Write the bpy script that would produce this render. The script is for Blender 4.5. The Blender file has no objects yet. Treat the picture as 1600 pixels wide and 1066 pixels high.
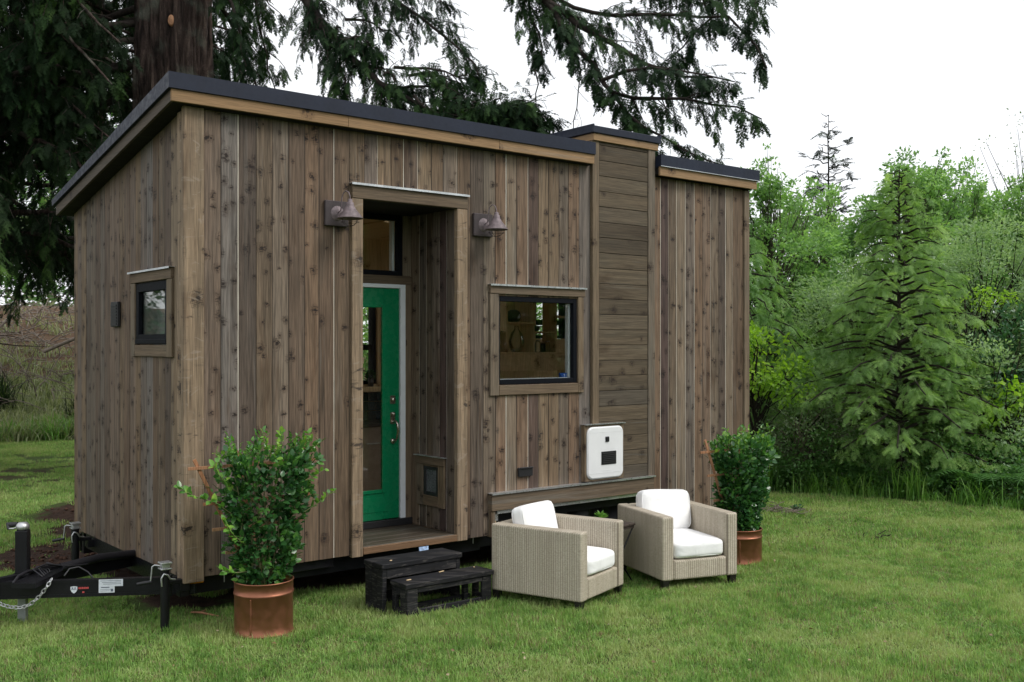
import bpy, math, random
import numpy as np
from math import sin, cos, pi, radians, sqrt
from mathutils import Vector, Matrix

scene = bpy.context.scene
COL = scene.collection
R0 = random.Random(7)

# ------------------------------------------------------------------ scene bookkeeping
def tag(o, label=None, cat=None, group=None, kind=None):
    if label: o['label'] = label
    if cat: o['category'] = cat
    if group: o['group'] = group
    if kind: o['kind'] = kind
    return o

def empty(name, loc=(0, 0, 0), rz=0.0, label=None, cat=None, group=None):
    o = bpy.data.objects.new(name, None)
    o.empty_display_size = .1
    COL.objects.link(o)
    o.location = loc
    o.rotation_euler = (0, 0, rz)
    return tag(o, label, cat, group)

def copy_tree(o, parent=None):
    kids = list(o.children)
    c = o.copy()
    COL.objects.link(c)
    c.parent = parent
    for ch in kids:
        copy_tree(ch, c)
    return c

class MB:
    """collects simple shapes, links them as one mesh object"""
    def __init__(s):
        s.v, s.f, s.r, s.sm = [], [], [], []
    def add(s, vs, fs, rnd=0.5, smooth=False):
        b = len(s.v)
        s.v.extend(tuple(p) for p in vs)
        for f in fs:
            s.f.append(tuple(b + i for i in f)); s.r.append(rnd); s.sm.append(smooth)
    def box(s, lo, hi, rnd=0.5, bev=0.0):
        (x0, y0, z0), (x1, y1, z1) = lo, hi
        if bev <= 0:
            vs = [(x0,y0,z0),(x1,y0,z0),(x1,y1,z0),(x0,y1,z0),(x0,y0,z1),(x1,y0,z1),(x1,y1,z1),(x0,y1,z1)]
            s.add(vs, [(0,3,2,1),(4,5,6,7),(0,1,5,4),(1,2,6,5),(2,3,7,6),(3,0,4,7)], rnd)
        else:
            b = min(bev, (x1-x0)*.45, (y1-y0)*.45, (z1-z0)*.45)
            vs = []; idx = {}
            X = (x0, x1); Y = (y0, y1); Z = (z0, z1)
            for i in (0,1):
                for j in (0,1):
                    for k in (0,1):
                        sx = b if i == 0 else -b; sy = b if j == 0 else -b; sz = b if k == 0 else -b
                        idx[(i,j,k,0)] = len(vs); vs.append((X[i], Y[j]+sy, Z[k]+sz))
                        idx[(i,j,k,1)] = len(vs); vs.append((X[i]+sx, Y[j], Z[k]+sz))
                        idx[(i,j,k,2)] = len(vs); vs.append((X[i]+sx, Y[j]+sy, Z[k]))
            fs = []
            c4 = [(0,0),(1,0),(1,1),(0,1)]
            for e in (0,1):
                fs.append([idx[(e,a,c,0)] for a,c in c4][::1 if e else -1])
                fs.append([idx[(a,e,c,1)] for a,c in c4][::-1 if e else 1])
                fs.append([idx[(a,c,e,2)] for a,c in c4][::1 if e else -1])
            for a in (0,1):
                for c in (0,1):
                    fs.append([idx[(a,c,0,0)], idx[(a,c,0,1)], idx[(a,c,1,1)], idx[(a,c,1,0)]])
                    fs.append([idx[(a,0,c,0)], idx[(a,0,c,2)], idx[(a,1,c,2)], idx[(a,1,c,0)]])
                    fs.append([idx[(0,a,c,1)], idx[(0,a,c,2)], idx[(1,a,c,2)], idx[(1,a,c,1)]])
            for i in (0,1):
                for j in (0,1):
                    for k in (0,1):
                        fs.append([idx[(i,j,k,0)], idx[(i,j,k,1)], idx[(i,j,k,2)]])
            s.add(vs, fs, rnd)
        return s
    def prism(s, poly, axis, a, b, rnd=0.5, smooth=False):
        """poly = 2-D outline in the two other axes, extruded along axis from a to b"""
        def P(u, v, t):
            return {0: (t,u,v), 1: (u,t,v), 2: (u,v,t)}[axis]
        n = len(poly)
        s.add([P(u,v,a) for u,v in poly]+[P(u,v,b) for u,v in poly],
              [tuple(range(n))[::-1], tuple(range(n,2*n))]+[(i,(i+1)%n,n+(i+1)%n,n+i) for i in range(n)], rnd)
        return s
    def tube(s, pts, rad, n=8, rnd=0.5, caps=True, smooth=True):
        pts = [Vector(p) for p in pts]
        if not hasattr(rad, '__len__'): rad = [rad]*len(pts)
        rings = []; up = None
        for i, p in enumerate(pts):
            a = pts[max(i-1,0)]; b = pts[min(i+1,len(pts)-1)]
            d = (b-a)
            if d.length < 1e-9: d = Vector((0,0,1))
            d.normalize()
            if up is None:
                up = Vector((0,0,1)) if abs(d.z) < .9 else Vector((1,0,0))
            sd = d.cross(up)
            if sd.length < 1e-6: sd = d.cross(Vector((0,1,0)))
            sd.normalize(); up = sd.cross(d).normalized()
            rings.append([p + (sd*cos(2*pi*k/n) + up*sin(2*pi*k/n))*rad[i] for k in range(n)])
        vs = [v for r in rings for v in r]; fs = []
        for i in range(len(rings)-1):
            for k in range(n):
                fs.append((i*n+k, (i+1)*n+k, (i+1)*n+(k+1)%n, i*n+(k+1)%n))
        s.add(vs, fs, rnd, smooth)
        if caps:
            s.add(rings[0], [tuple(range(n))], rnd); s.add(rings[-1], [tuple(range(n))[::-1]], rnd)
        return s
    def cyl(s, p0, p1, r0, r1=None, n=16, rnd=0.5, caps=True):
        return s.tube([p0, p1], [r0, r0 if r1 is None else r1], n, rnd, caps)
    def lathe(s, prof, c=(0,0,0), n=32, rnd=0.5, axis='Z', close=False):
        """prof = [(radius, height)...]"""
        vs = []; fs = []
        for r, h in prof:
            for k in range(n):
                a = 2*pi*k/n
                if axis == 'Z': vs.append((c[0]+r*cos(a), c[1]+r*sin(a), c[2]+h))
                elif axis == 'Y': vs.append((c[0]+r*cos(a), c[1]+h, c[2]+r*sin(a)))
                else: vs.append((c[0]+h, c[1]+r*cos(a), c[2]+r*sin(a)))
        for i in range(len(prof)-1):
            for k in range(n):
                fs.append((i*n+k, i*n+(k+1)%n, (i+1)*n+(k+1)%n, (i+1)*n+k))
        s.add(vs, fs, rnd, True)
        return s
    def build(s, name, mat, parent=None, origin=None, loc=None):
        me = bpy.data.meshes.new(name)
        o3 = origin or (0, 0, 0)
        me.from_pydata([(v[0]-o3[0], v[1]-o3[1], v[2]-o3[2]) for v in s.v], [], s.f)
        at = me.attributes.new('rnd', 'FLOAT', 'FACE')
        at.data.foreach_set('value', s.r)
        me.polygons.foreach_set('use_smooth', s.sm)
        me.materials.append(mat)
        me.update()
        o = bpy.data.objects.new(name, me)
        COL.objects.link(o)
        if parent: o.parent = parent
        if origin: o.location = origin
        if loc: o.location = loc
        return o

def build_each(mb, name, mat, parent=None):
    """every box of the collection becomes an object of its own"""
    n = len(mb.v); par = list(range(n))
    def find(a):
        while par[a] != a: par[a] = par[par[a]]; a = par[a]
        return a
    for f in mb.f:
        for k in f[1:]: par[find(k)] = find(f[0])
    groups = {}
    for i, f in enumerate(mb.f): groups.setdefault(find(f[0]), []).append(i)
    out = []
    for r, fi in groups.items():
        k = MB(); used = sorted({v for i in fi for v in mb.f[i]}); mp = {v: j for j, v in enumerate(used)}
        k.v = [mb.v[v] for v in used]; k.f = [tuple(mp[v] for v in mb.f[i]) for i in fi]; k.r = [mb.r[i] for i in fi]; k.sm = [mb.sm[i] for i in fi]
        out.append(k.build(name, mat, parent))
    return out

def rotz(vs, a, c=(0,0)):
    return [((x-c[0])*cos(a)-(y-c[1])*sin(a)+c[0], (x-c[0])*sin(a)+(y-c[1])*cos(a)+c[1], z) for x,y,z in vs]

# ------------------------------------------------------------------ big vegetation meshes (numpy)
class VB:
    """numpy triangle soup with a per-face random value"""
    def __init__(s): s.V=[]; s.F=[]; s.R=[]; s.n=0
    def add(s, V, F, R):
        s.V.append(V.reshape(-1,3)); s.F.append(F.reshape(-1,3)+s.n); s.R.append(R.ravel()); s.n += V.reshape(-1,3).shape[0]
    def inst(s, tv, tf, pos, M, sc, rnd, tr=None):
        """tv (n,3) template, pos (N,3), M (N,3,3) columns=local axes, sc (N,) or (N,3), rnd (N,)"""
        N = len(pos)
        if N == 0: return
        sc = np.asarray(sc, float)
        if sc.ndim == 1: sc = np.repeat(sc[:,None],3,1)
        loc = tv[None]*sc[:,None,:]
        W = np.einsum('nij,nkj->nki', M, loc) + pos[:,None,:]
        F = tf[None] + (np.arange(N)*len(tv))[:,None,None]
        R = np.repeat(rnd[:,None], len(tf), 1)
        if tr is not None: R = np.clip(R + tr[None]*.25, 0, 1)
        s.add(W, F, R)
    def build(s, name, mat, parent=None, origin=(0,0,0), smooth=False):
        V = np.concatenate(s.V) - np.array(origin, float); F = np.concatenate(s.F); Rr = np.concatenate(s.R)
        me = bpy.data.meshes.new(name)
        me.vertices.add(len(V)); me.vertices.foreach_set('co', V.astype(np.float32).ravel())
        me.loops.add(F.size); me.loops.foreach_set('vertex_index', F.astype(np.int32).ravel())
        me.polygons.add(len(F)); me.polygons.foreach_set('loop_start', np.arange(0, F.size, 3, dtype=np.int32))
        at = me.attributes.new('rnd', 'FLOAT', 'FACE'); at.data.foreach_set('value', Rr.astype(np.float32))
        if smooth: me.polygons.foreach_set('use_smooth', np.ones(len(F), bool))
        me.materials.append(mat); me.update(calc_edges=True)
        o = bpy.data.objects.new(name, me); COL.objects.link(o)
        if parent: o.parent = parent
        return o

def unit(a):
    return a/np.maximum(np.linalg.norm(a, axis=-1, keepdims=True), 1e-9)

def frames(d, n):
    """local Y = d, local Z ~ n"""
    d = unit(d); x = unit(np.cross(d, n)); z = np.cross(x, d)
    return np.stack([x, d, z], axis=-1)

LEAF_V = np.array([(0,0,0),(-.30,.32,.06),(-.22,.72,.05),(0,1,-.05),(.22,.72,.05),(.30,.32,.06),(0,.5,0)], float)
LEAF_F = np.array([(0,6,1),(1,6,2),(2,6,3),(3,6,4),(4,6,5),(5,6,0)])
LEAF2_V = np.array([(0,0,0),(-.27,.5,.07),(0,1,-.03),(.27,.5,.07)], float)
LEAF2_F = np.array([(0,2,1),(0,3,2)])

def fir_spray(seed, nt=14, nn=6, ang=52, tl=.42, nl=.10, nw=.022, droop=.15):
    """a flat conifer branchlet of unit length along +Y: twiglets with needle triangles"""
    r = random.Random(seed); V=[]; F=[]
    def tri(a,b,c):
        k=len(V); V.extend([a,b,c]); F.append((k,k+1,k+2))
    def needles(p, d, L, n):
        d = d.normalized(); sd = d.cross(Vector((0,0,1))).normalized()
        for i in range(n):
            t = (i+.5)/n
            q = p + d*(L*t)
            for sgn in (-1,1):
                nd = (d*.75 + sd*sgn*(.8+r.uniform(-.2,.2)) + Vector((0,0,r.uniform(-.25,.25)))).normalized()
                l = nl*r.uniform(.7,1.2)
                w = nd.cross(Vector((0,0,1))).normalized()*nw*.5
                tri(q-w, q+w, q+nd*l)
        w = sd*nw*.35
        tri(p-w, p+w, p+d*(L+nl*.6))
    ax = lambda t: Vector((0, t, -droop*t*t))
    for i in range(nt):
        t = .06 + .9*i/nt
        sgn = 1 if i%2 else -1
        a = radians(ang+r.uniform(-10,10))*(1-.35*t)
        L = tl*(1-.72*t)*r.uniform(.75,1.15)
        d = Vector((sin(a)*sgn, cos(a), -.18+r.uniform(-.15,.12)))
        needles(ax(t), d, L, max(3,int(nn*(L/tl)+1)))
    needles(ax(.6), Vector((0,1,-.25)), .42, nn)
    V = np.array([tuple(v) for v in V], float)
    return V, np.array(F)

# ------------------------------------------------------------------ material helpers
def newmat(name):
    m = bpy.data.materials.new(name); m.use_nodes = True
    nt = m.node_tree; nt.nodes.clear()
    out = nt.nodes.new('ShaderNodeOutputMaterial')
    return m, nt, out

class G:
    """thin node-graph helper"""
    def __init__(s, nt): s.nt = nt
    def n(s, t, **kw):
        nd = s.nt.nodes.new(t)
        for k, v in kw.items():
            setattr(nd, k, v)
        return nd
    def put(s, sock, v):
        if isinstance(v, bpy.types.NodeSocket): s.nt.links.new(v, sock)
        elif isinstance(v, (tuple, list)) and sock.type == 'RGBA' and len(v) == 3: sock.default_value = (*v, 1)
        else: sock.default_value = v
    def m(s, op, a, b=0.0, c=0.0, clamp=False):
        nd = s.n('ShaderNodeMath', operation=op, use_clamp=clamp)
        s.put(nd.inputs[0], a); s.put(nd.inputs[1], b); s.put(nd.inputs[2], c)
        return nd.outputs[0]
    def vm(s, op, a, b=(0,0,0), out=0):
        nd = s.n('ShaderNodeVectorMath', operation=op)
        s.put(nd.inputs[0], a); s.put(nd.inputs[1], b)
        return nd.outputs[out]
    def noise(s, vec, scale=5, detail=3, rough=.55, dist=0, out=0):
        nd = s.n('ShaderNodeTexNoise')
        if vec is not None: s.put(nd.inputs['Vector'], vec)
        nd.inputs['Scale'].default_value = scale; nd.inputs['Detail'].default_value = detail
        nd.inputs['Roughness'].default_value = rough; nd.inputs['Distortion'].default_value = dist
        return nd.outputs[out]
    def ramp(s, fac, stops, interp='LINEAR'):
        nd = s.n('ShaderNodeValToRGB'); cr = nd.color_ramp; cr.interpolation = interp
        while len(cr.elements) > 1: cr.elements.remove(cr.elements[-1])
        for i, (p, c) in enumerate(stops):
            if not hasattr(c, '__len__'): c = (c, c, c)
            e = cr.elements[0] if i == 0 else cr.elements.new(p)
            e.position = p; e.color = (*c[:3], 1)
        s.put(nd.inputs[0], fac)
        return nd.outputs[0]
    def mr(s, v, a, b, c=0.0, d=1.0, smooth=True):
        nd = s.n('ShaderNodeMapRange', interpolation_type='SMOOTHSTEP' if smooth else 'LINEAR')
        s.put(nd.inputs[0], v)
        for i, x in enumerate((a,b,c,d)): s.put(nd.inputs[1+i], x)
        return nd.outputs[0]
    def mix(s, fac, a, b, blend='MIX'):
        nd = s.n('ShaderNodeMix', data_type='RGBA', blend_type=blend)
        s.put(nd.inputs[0], fac); s.put(nd.inputs[6], a); s.put(nd.inputs[7], b)
        return nd.outputs[2]
    def attr(s, name='rnd'):
        return s.n('ShaderNodeAttribute', attribute_name=name).outputs['Fac']
    def obj(s): return s.n('ShaderNodeTexCoord').outputs['Object']
    def pos(s): return s.n('ShaderNodeNewGeometry').outputs['Position']
    def xyz(s, v):
        nd = s.n('ShaderNodeSeparateXYZ'); s.put(nd.inputs[0], v); return nd.outputs
    def comb(s, x, y, z):
        nd = s.n('ShaderNodeCombineXYZ'); s.put(nd.inputs[0], x); s.put(nd.inputs[1], y); s.put(nd.inputs[2], z); return nd.outputs[0]
    def bump(s, h, strength=.3, dist=.01, normal=None):
        nd = s.n('ShaderNodeBump'); s.put(nd.inputs['Height'], h)
        nd.inputs['Strength'].default_value = strength; nd.inputs['Distance'].default_value = dist
        if normal is not None: s.put(nd.inputs['Normal'], normal)
        return nd.outputs[0]
    def bsdf(s, out, color, rough=.6, metal=0.0, normal=None, spec=.5, coat=0.0, trans=0.0):
        b = s.n('ShaderNodeBsdfPrincipled')
        s.put(b.inputs['Base Color'], color); s.put(b.inputs['Roughness'], rough); s.put(b.inputs['Metallic'], metal)
        b.inputs['Specular IOR Level'].default_value = spec
        b.inputs['Coat Weight'].default_value = coat
        if normal is not None: s.put(b.inputs['Normal'], normal)
        if out is not None: s.nt.links.new(b.outputs[0], out.inputs[0])
        return b

def plain(name, col, rough=.5, metal=0.0, var=.12, vs=14, bump=.08, spec=.5, coat=0.0, bd=.002):
    """painted / metal / plastic surface with slight mottling and wear"""
    m, nt, out = newmat(name); g = G(nt); o = g.obj()
    nz = g.noise(o, vs, 4, .6); fine = g.noise(o, vs*9, 3, .6)
    c = g.mix(g.mr(nz, .3, .7), tuple(x*(1-var) for x in col), tuple(min(1,x*(1+var)) for x in col))
    r = g.mr(fine, .3, .7, max(.03, rough-.1), min(1, rough+.12))
    g.bsdf(out, c, r, metal, g.bump(fine, bump, bd), spec, coat)
    return m

def wood(name, stops, mode='V', knots=.55, stain=.5, grain=.5, rough=.72, kd=(.025,.016,.012), scratch=0.0, S=(7.5, 3.1), kr=1.15, notch=0.0):
    """boards: every board has its own rnd value; mode V = grain along z, H = along x+y, D = deck, along x"""
    m, nt, out = newmat(name); g = G(nt)
    x, y, z = g.xyz(g.obj())[:3]
    rnd = g.attr()
    if mode == 'V': u, v = g.m('ADD', x, y), z
    elif mode == 'H': u, v = z, g.m('ADD', x, y)
    else: u, v = y, x
    u = g.m('MULTIPLY_ADD', rnd, 37.3, u); v = g.m('MULTIPLY_ADD', rnd, 91.7, v)
    vo = g.n('ShaderNodeTexVoronoi', voronoi_dimensions='2D', feature='F1')
    g.put(vo.inputs['Vector'], g.comb(g.m('MULTIPLY', u, S[0]), g.m('MULTIPLY', v, S[1]), 0.0)); vo.inputs['Scale'].default_value = 1
    pxyz = g.xyz(vo.outputs['Position']); cxyz = g.xyz(vo.outputs['Color'])
    du = g.m('SUBTRACT', u, g.m('DIVIDE', pxyz[0], S[0])); dv = g.m('SUBTRACT', v, g.m('DIVIDE', pxyz[1], S[1]))
    wob = g.noise(g.comb(u, v, rnd), 55, 2)
    d = g.m('SQRT', g.m('ADD', g.m('MULTIPLY', du, du), g.m('MULTIPLY', g.m('MULTIPLY', dv, dv), g.m('MULTIPLY_ADD', cxyz[2], .9, .45))))
    d = g.m('MULTIPLY_ADD', g.m('SUBTRACT', wob, .5), .014, d)
    gate = g.m('LESS_THAN', cxyz[1], g.m('MULTIPLY', knots, g.m('MULTIPLY_ADD', g.m('FRACT', g.m('MULTIPLY', rnd, 13.7)), 1.25, .25)))
    rad = g.m('MULTIPLY_ADD', cxyz[0], .0095*kr, .0048*kr)
    knot = g.m('MULTIPLY', gate, g.mr(d, g.m('MULTIPLY', rad, 1.35), g.m('MULTIPLY', rad, .55)))
    halo = g.m('MULTIPLY', gate, g.mr(d, g.m('MULTIPLY', rad, 5.5), g.m('MULTIPLY', rad, 1.0)))
    ug = g.m('MULTIPLY_ADD', g.m('MULTIPLY', halo, du), -.55, u)
    gr = g.noise(g.comb(g.m('MULTIPLY', ug, 95), g.m('MULTIPLY', v, 2.6), g.m('MULTIPLY', rnd, 17)), 1, 4, .62, .35)
    gr2 = g.noise(g.comb(g.m('MULTIPLY', ug, 24), g.m('MULTIPLY', v, .9), g.m('MULTIPLY', rnd, 5)), 1, 3, .6, .6)
    st = g.noise(g.comb(g.m('MULTIPLY', u, 5), g.m('MULTIPLY', v, 1.1), g.m('MULTIPLY', rnd, 9)), 1, 4, .6, .5)
    base = g.ramp(rnd, stops)
    gm = g.m('MULTIPLY_ADD', g.m('SUBTRACT', gr, .5), grain*1.8, g.m('MULTIPLY_ADD', g.m('SUBTRACT', gr2, .5), grain*1.3, 1.0))
    c = g.mix(1.0, base, g.comb(gm, gm, gm), 'MULTIPLY')
    c = g.mix(1.0, c, (1.0,1.015,1.02), 'MULTIPLY')
    # weathering: grey washed areas and darker stained areas
    grey = g.mix(1.0, c, (.95, 1.01, 1.06), 'MULTIPLY')
    c = g.mix(g.m('MULTIPLY', g.mr(st, .48, .72), stain), c, grey)
    c = g.mix(g.m('MULTIPLY', g.mr(st, .46, .26), stain), c, g.mix(1.0, c, (.58, .50, .44), 'MULTIPLY'))
    wisp = g.noise(g.comb(g.m('MULTIPLY', u, 22), g.m('MULTIPLY', v, 60), rnd), 1, 3, .6, 1.0)
    c = g.mix(g.m('MULTIPLY', halo, g.m('MULTIPLY_ADD', gr, .6, .2)), c, g.mix(1.0, c, (.40, .33, .29), 'MULTIPLY'))
    c = g.mix(g.m('MULTIPLY', halo, g.mr(wisp, .50, .60)), c, kd)
    c = g.mix(g.m('MULTIPLY', knot, .9), c, kd)
    # long pale runs of weathering down some boards
    run = g.noise(g.comb(g.m('MULTIPLY', u, 16), g.m('MULTIPLY', v, .55), g.m('MULTIPLY', rnd, 29)), 1, 3, .6, .8)
    big = g.noise(g.obj(), .7, 2)
    c = g.mix(g.m('MULTIPLY', g.mr(run, .58, .70), g.mr(big, .40, .65, .1, .6)), c, g.mix(.45, c, (.21,.215,.20)))
    fine = g.noise(g.comb(g.m('MULTIPLY', ug, 260), g.m('MULTIPLY', v, 6), rnd), 1, 2, .6)
    c = g.mix(1.0, c, g.ramp(fine, [(.3,.72),(.7,1.28)]), 'MULTIPLY')
    if notch:
        nn_ = g.noise(g.comb(g.m('MULTIPLY', u, 7), g.m('MULTIPLY', v, 17), rnd), 1, 4, .6, .9); n2_ = g.noise(g.comb(u, g.m('MULTIPLY', v, 2.2), rnd), 1, 2)
        c = g.mix(g.m('MULTIPLY', g.mr(nn_, .58, .68), g.mr(n2_, .42, .58, .15, notch)), c, (.045,.034,.028))
        c = g.mix(g.m('MULTIPLY', g.mr(nn_, .42, .34), .45), c, (.30,.25,.20))
    if scratch:
        sc = g.noise(g.comb(g.m('MULTIPLY', u, 40), g.m('MULTIPLY', v, 5), rnd), 1, 5, .7, 1.5)
        c = g.mix(g.m('MULTIPLY', g.mr(sc, .50, .66), scratch), c, (.11,.10,.092))
    nrm = g.bump(g.m('SUBTRACT', gr, g.m('MULTIPLY', knot, .5)), .35, .003)
    g.bsdf(out, c, g.m('MULTIPLY_ADD', gr2, .25, rough-.12), 0, nrm, .3)
    return m

def leafmat(name, stops, trans=.35, rough=.45, spec=.4, patch=1.2, tcol=1.6):
    """foliage: hue varies by leaf and by clump; light passes partly through each leaf"""
    m, nt, out = newmat(name); g = G(nt)
    r = g.attr(); nz = g.noise(g.pos(), patch, 3, .6)
    f = g.m('ADD', g.m('MULTIPLY', r, .62), g.m('MULTIPLY', g.mr(nz, .3, .7), .38), clamp=True)
    c = g.ramp(f, stops)
    b = g.bsdf(None, c, rough, 0, None, spec)
    t = g.n('ShaderNodeBsdfTranslucent'); g.put(t.inputs[0], g.mix(1.0, c, (tcol, tcol*1.05, tcol*.55), 'MULTIPLY'))
    mx = g.n('ShaderNodeMixShader'); mx.inputs[0].default_value = trans
    nt.links.new(b.outputs[0], mx.inputs[1]); nt.links.new(t.outputs[0], mx.inputs[2]); nt.links.new(mx.outputs[0], out.inputs[0])
    return m

M = {}
BR = [(0, (0.0581, 0.036, 0.0363)), (0.1, (0.1293, 0.0864, 0.0539)), (0.24, (0.1794, 0.1254, 0.0782)), (0.36, (0.0919, 0.0674, 0.0497)), (0.46, (0.1336, 0.1102, 0.0944)), (0.5, (0.1484, 0.1265, 0.1113)), (0.54, (0.1106, 0.0864, 0.0674)), (0.68, (0.2169, 0.1568, 0.0997)), (0.8, (0.1232, 0.0964, 0.0782)), (0.9, (0.1669, 0.1064, 0.0674)), (1, (0.0793, 0.0587, 0.0458))]
M['siding'] = wood('cedar_siding', BR, 'V', knots=.80, stain=1.0, grain=1.15, S=(9.5, 5.6), kr=.84, kd=(.016,.010,.008))
M['siding_h'] = wood('cedar_siding_across', [(0,(.058,.043,.028)),(.5,(.110,.082,.052)),(1,(.080,.065,.048))], 'H', knots=.4, stain=.9, grain=.8)
M['trim_v'] = wood('cedar_trim_upright', [(0,(.125,.090,.058)),(.5,(.165,.120,.077)),(1,(.13,.106,.082))], 'V', knots=.7, stain=1.0, grain=.7)
M['trim_h'] = wood('cedar_trim_level', [(0,(.10,.069,.044)),(.5,(.135,.096,.062)),(1,(.112,.087,.064))], 'H', knots=.6, stain=.8, grain=.7)
M['corner'] = wood('rough_corner_post', [(0,(.21,.150,.098)),(1,(.235,.168,.110))], 'V', knots=.6, stain=1.0, grain=.95, kd=(.022,.016,.013), S=(4.5,3.9), kr=1.4, notch=.9)
M['fascia'] = wood('fresh_cedar_fascia', [(0,(.24,.145,.072)),(1,(.28,.175,.092))], 'H', knots=.25, stain=.25, grain=.3)
M['rake'] = wood('cedar_rake_board', [(0,(.075,.056,.042)),(1,(.085,.065,.048))], 'H', knots=.2)
M['soffit'] = wood('cedar_soffit_shaded', [(0,(.010,.008,.007)),(1,(.014,.011,.009))], 'D', knots=.3)  # near-black base: the shade under the eaves is put into the wood colour
M['seam'] = wood('pale_tongue', [(0,(.05,.038,.03)),(.50,(.05,.038,.03)),(.56,(.42,.36,.29)),(1,(.72,.68,.60))], 'V', knots=0, stain=.2, grain=.2)
M['pine'] = wood('pine_panel', [(0,(.62,.45,.26)),(1,(.72,.54,.33))], 'V', knots=.35, stain=.15, grain=.22, kd=(.22,.12,.06))
M['deck'] = wood('wet_deck', [(0,(.042,.034,.025)),(1,(.068,.052,.036))], 'D', knots=.2, rough=.5, stain=.9)
M['deck_edge'] = wood('deck_edge', [(0,(.15,.085,.046)),(1,(.18,.105,.056))], 'H', knots=.2, rough=.6)
M['black_wood'] = wood('black_stained_wood', [(0,(.007,.007,.009)),(1,(.012,.012,.014))], 'H', knots=.2, kd=(.004,.004,.004), rough=.72, scratch=.55)
M['slat'] = wood('redwood_lath', [(0,(.30,.130,.062)),(1,(.34,.19,.11))], 'V', knots=.1, stain=.5)
M['table_wood'] = wood('dark_table_wood', [(0,(.045,.032,.026)),(1,(.06,.045,.036))], 'D', knots=.1)
M['black_metal'] = plain('black_roof_metal', (.009,.014,.030), .5, 0, .15, 3, .05, .3)
M['steel_black'] = plain('black_trailer_paint', (.006,.006,.008), .42, 0, .3, 8, .15, .3)
M['rubber'] = plain('tyre_rubber', (.018,.018,.019), .8, 0, .2, 10, .2)
M['galv'] = plain('galvanised_steel', (.52,.53,.54), .42, .9, .15, 18, .1)
M['flash'] = plain('metal_flashing', (.62,.64,.66), .35, .85, .12, 9, .05)
M['white'] = plain('white_paint', (.78,.79,.80), .38, 0, .03, 5, .02)
M['jamb'] = plain('door_jamb_paint', (.70,.74,.78), .45, 0, .03, 5, .02)
M['green'] = plain('green_door_paint', (.0015,.175,.070), .26, 0, .01, 2, .005, .5, .15)
M['nickel'] = plain('satin_nickel', (.42,.38,.33), .25, 1.0, .1, 20, .03)
M['frame'] = plain('black_window_frame', (.004,.005,.008), .6, 0, .1, 10, .02, .12)
M['lampbrown'] = plain('weathered_lamp_metal', (.155,.122,.130), .62, .15, .3, 30, .2)
M['plate'] = plain('dark_back_plate', (.045,.034,.036), .6, 0, .2, 15, .1)
M['blackplastic'] = plain('black_plastic', (.012,.012,.014), .5, 0, .1, 20, .05)
M['copper'] = plain('brushed_copper', (.31,.130,.078), .45, .86, .08, 2, .03)
M['soil'] = plain('potting_soil', (.02,.014,.010), .95, 0, .5, 60, 1.0, .2, bd=.01)
M['legblack'] = plain('black_chair_leg', (.012,.010,.010), .4)
M['amber'] = plain('amber_lens', (.75,.26,.02), .25)
M['postgrey'] = plain('grey_jack_foot', (.28,.30,.30), .5, .4)
M['paper'] = plain('paper_label', (.62,.66,.72), .5, 0, .06, 60, .02)
M['ink'] = plain('label_ink', (.10,.12,.16), .6)
M['red'] = plain('red_print', (.42,.06,.06), .5)
M['blue'] = plain('blue_mug_glaze', (.02,.10,.42), .2)
M['plaidblue'] = plain('blue_tape', (.30,.42,.62), .5, 0, .4, 60, .1)
M['ceramic'] = plain('dark_ceramic', (.04,.035,.035), .3)
M['jarlid'] = plain('jar_lid', (.5,.45,.38), .4, .5)
M['tile'] = plain('dark_tile', (.025,.045,.050), .25)
M['oldwood'] = plain('branch_bark', (.030,.024,.020), .9, 0, .4, 20, .8, .2, bd=.01)
M['greenbark'] = plain('grey_green_bark', (.09,.085,.06), .9, 0, .4, 14, .8, .2, bd=.01)
M['scar'] = plain('cut_branch_wood', (.30,.15,.075), .7, 0, .3, 20, .3)
M['stem'] = plain('shrub_stem', (.14,.15,.06), .7)
M['curtain'] = plain('pale_curtain', (.72,.80,.78), .8, 0, .05, 6, .1)
M['deadwood'] = plain('bleached_branch', (.19,.155,.125), .85, 0, .35, 12, .5)
M['bluecable'] = plain('black_cable', (.012,.012,.016), .45)

def make_glass():
    m, nt, out = newmat('window_glass'); g = G(nt)
    tr = g.n('ShaderNodeBsdfTransparent'); tr.inputs[0].default_value = (.97,.98,.97,1)
    gl = g.n('ShaderNodeBsdfGlossy'); gl.inputs['Roughness'].default_value = .01
    fr = g.n('ShaderNodeFresnel'); fr.inputs[0].default_value = 1.45
    mx = g.n('ShaderNodeMixShader')
    nt.links.new(g.m('MULTIPLY', fr.outputs[0], .8, clamp=True), mx.inputs[0])
    nt.links.new(tr.outputs[0], mx.inputs[1]); nt.links.new(gl.outputs[0], mx.inputs[2]); nt.links.new(mx.outputs[0], out.inputs[0])
    return m
M['glass'] = make_glass()

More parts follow.
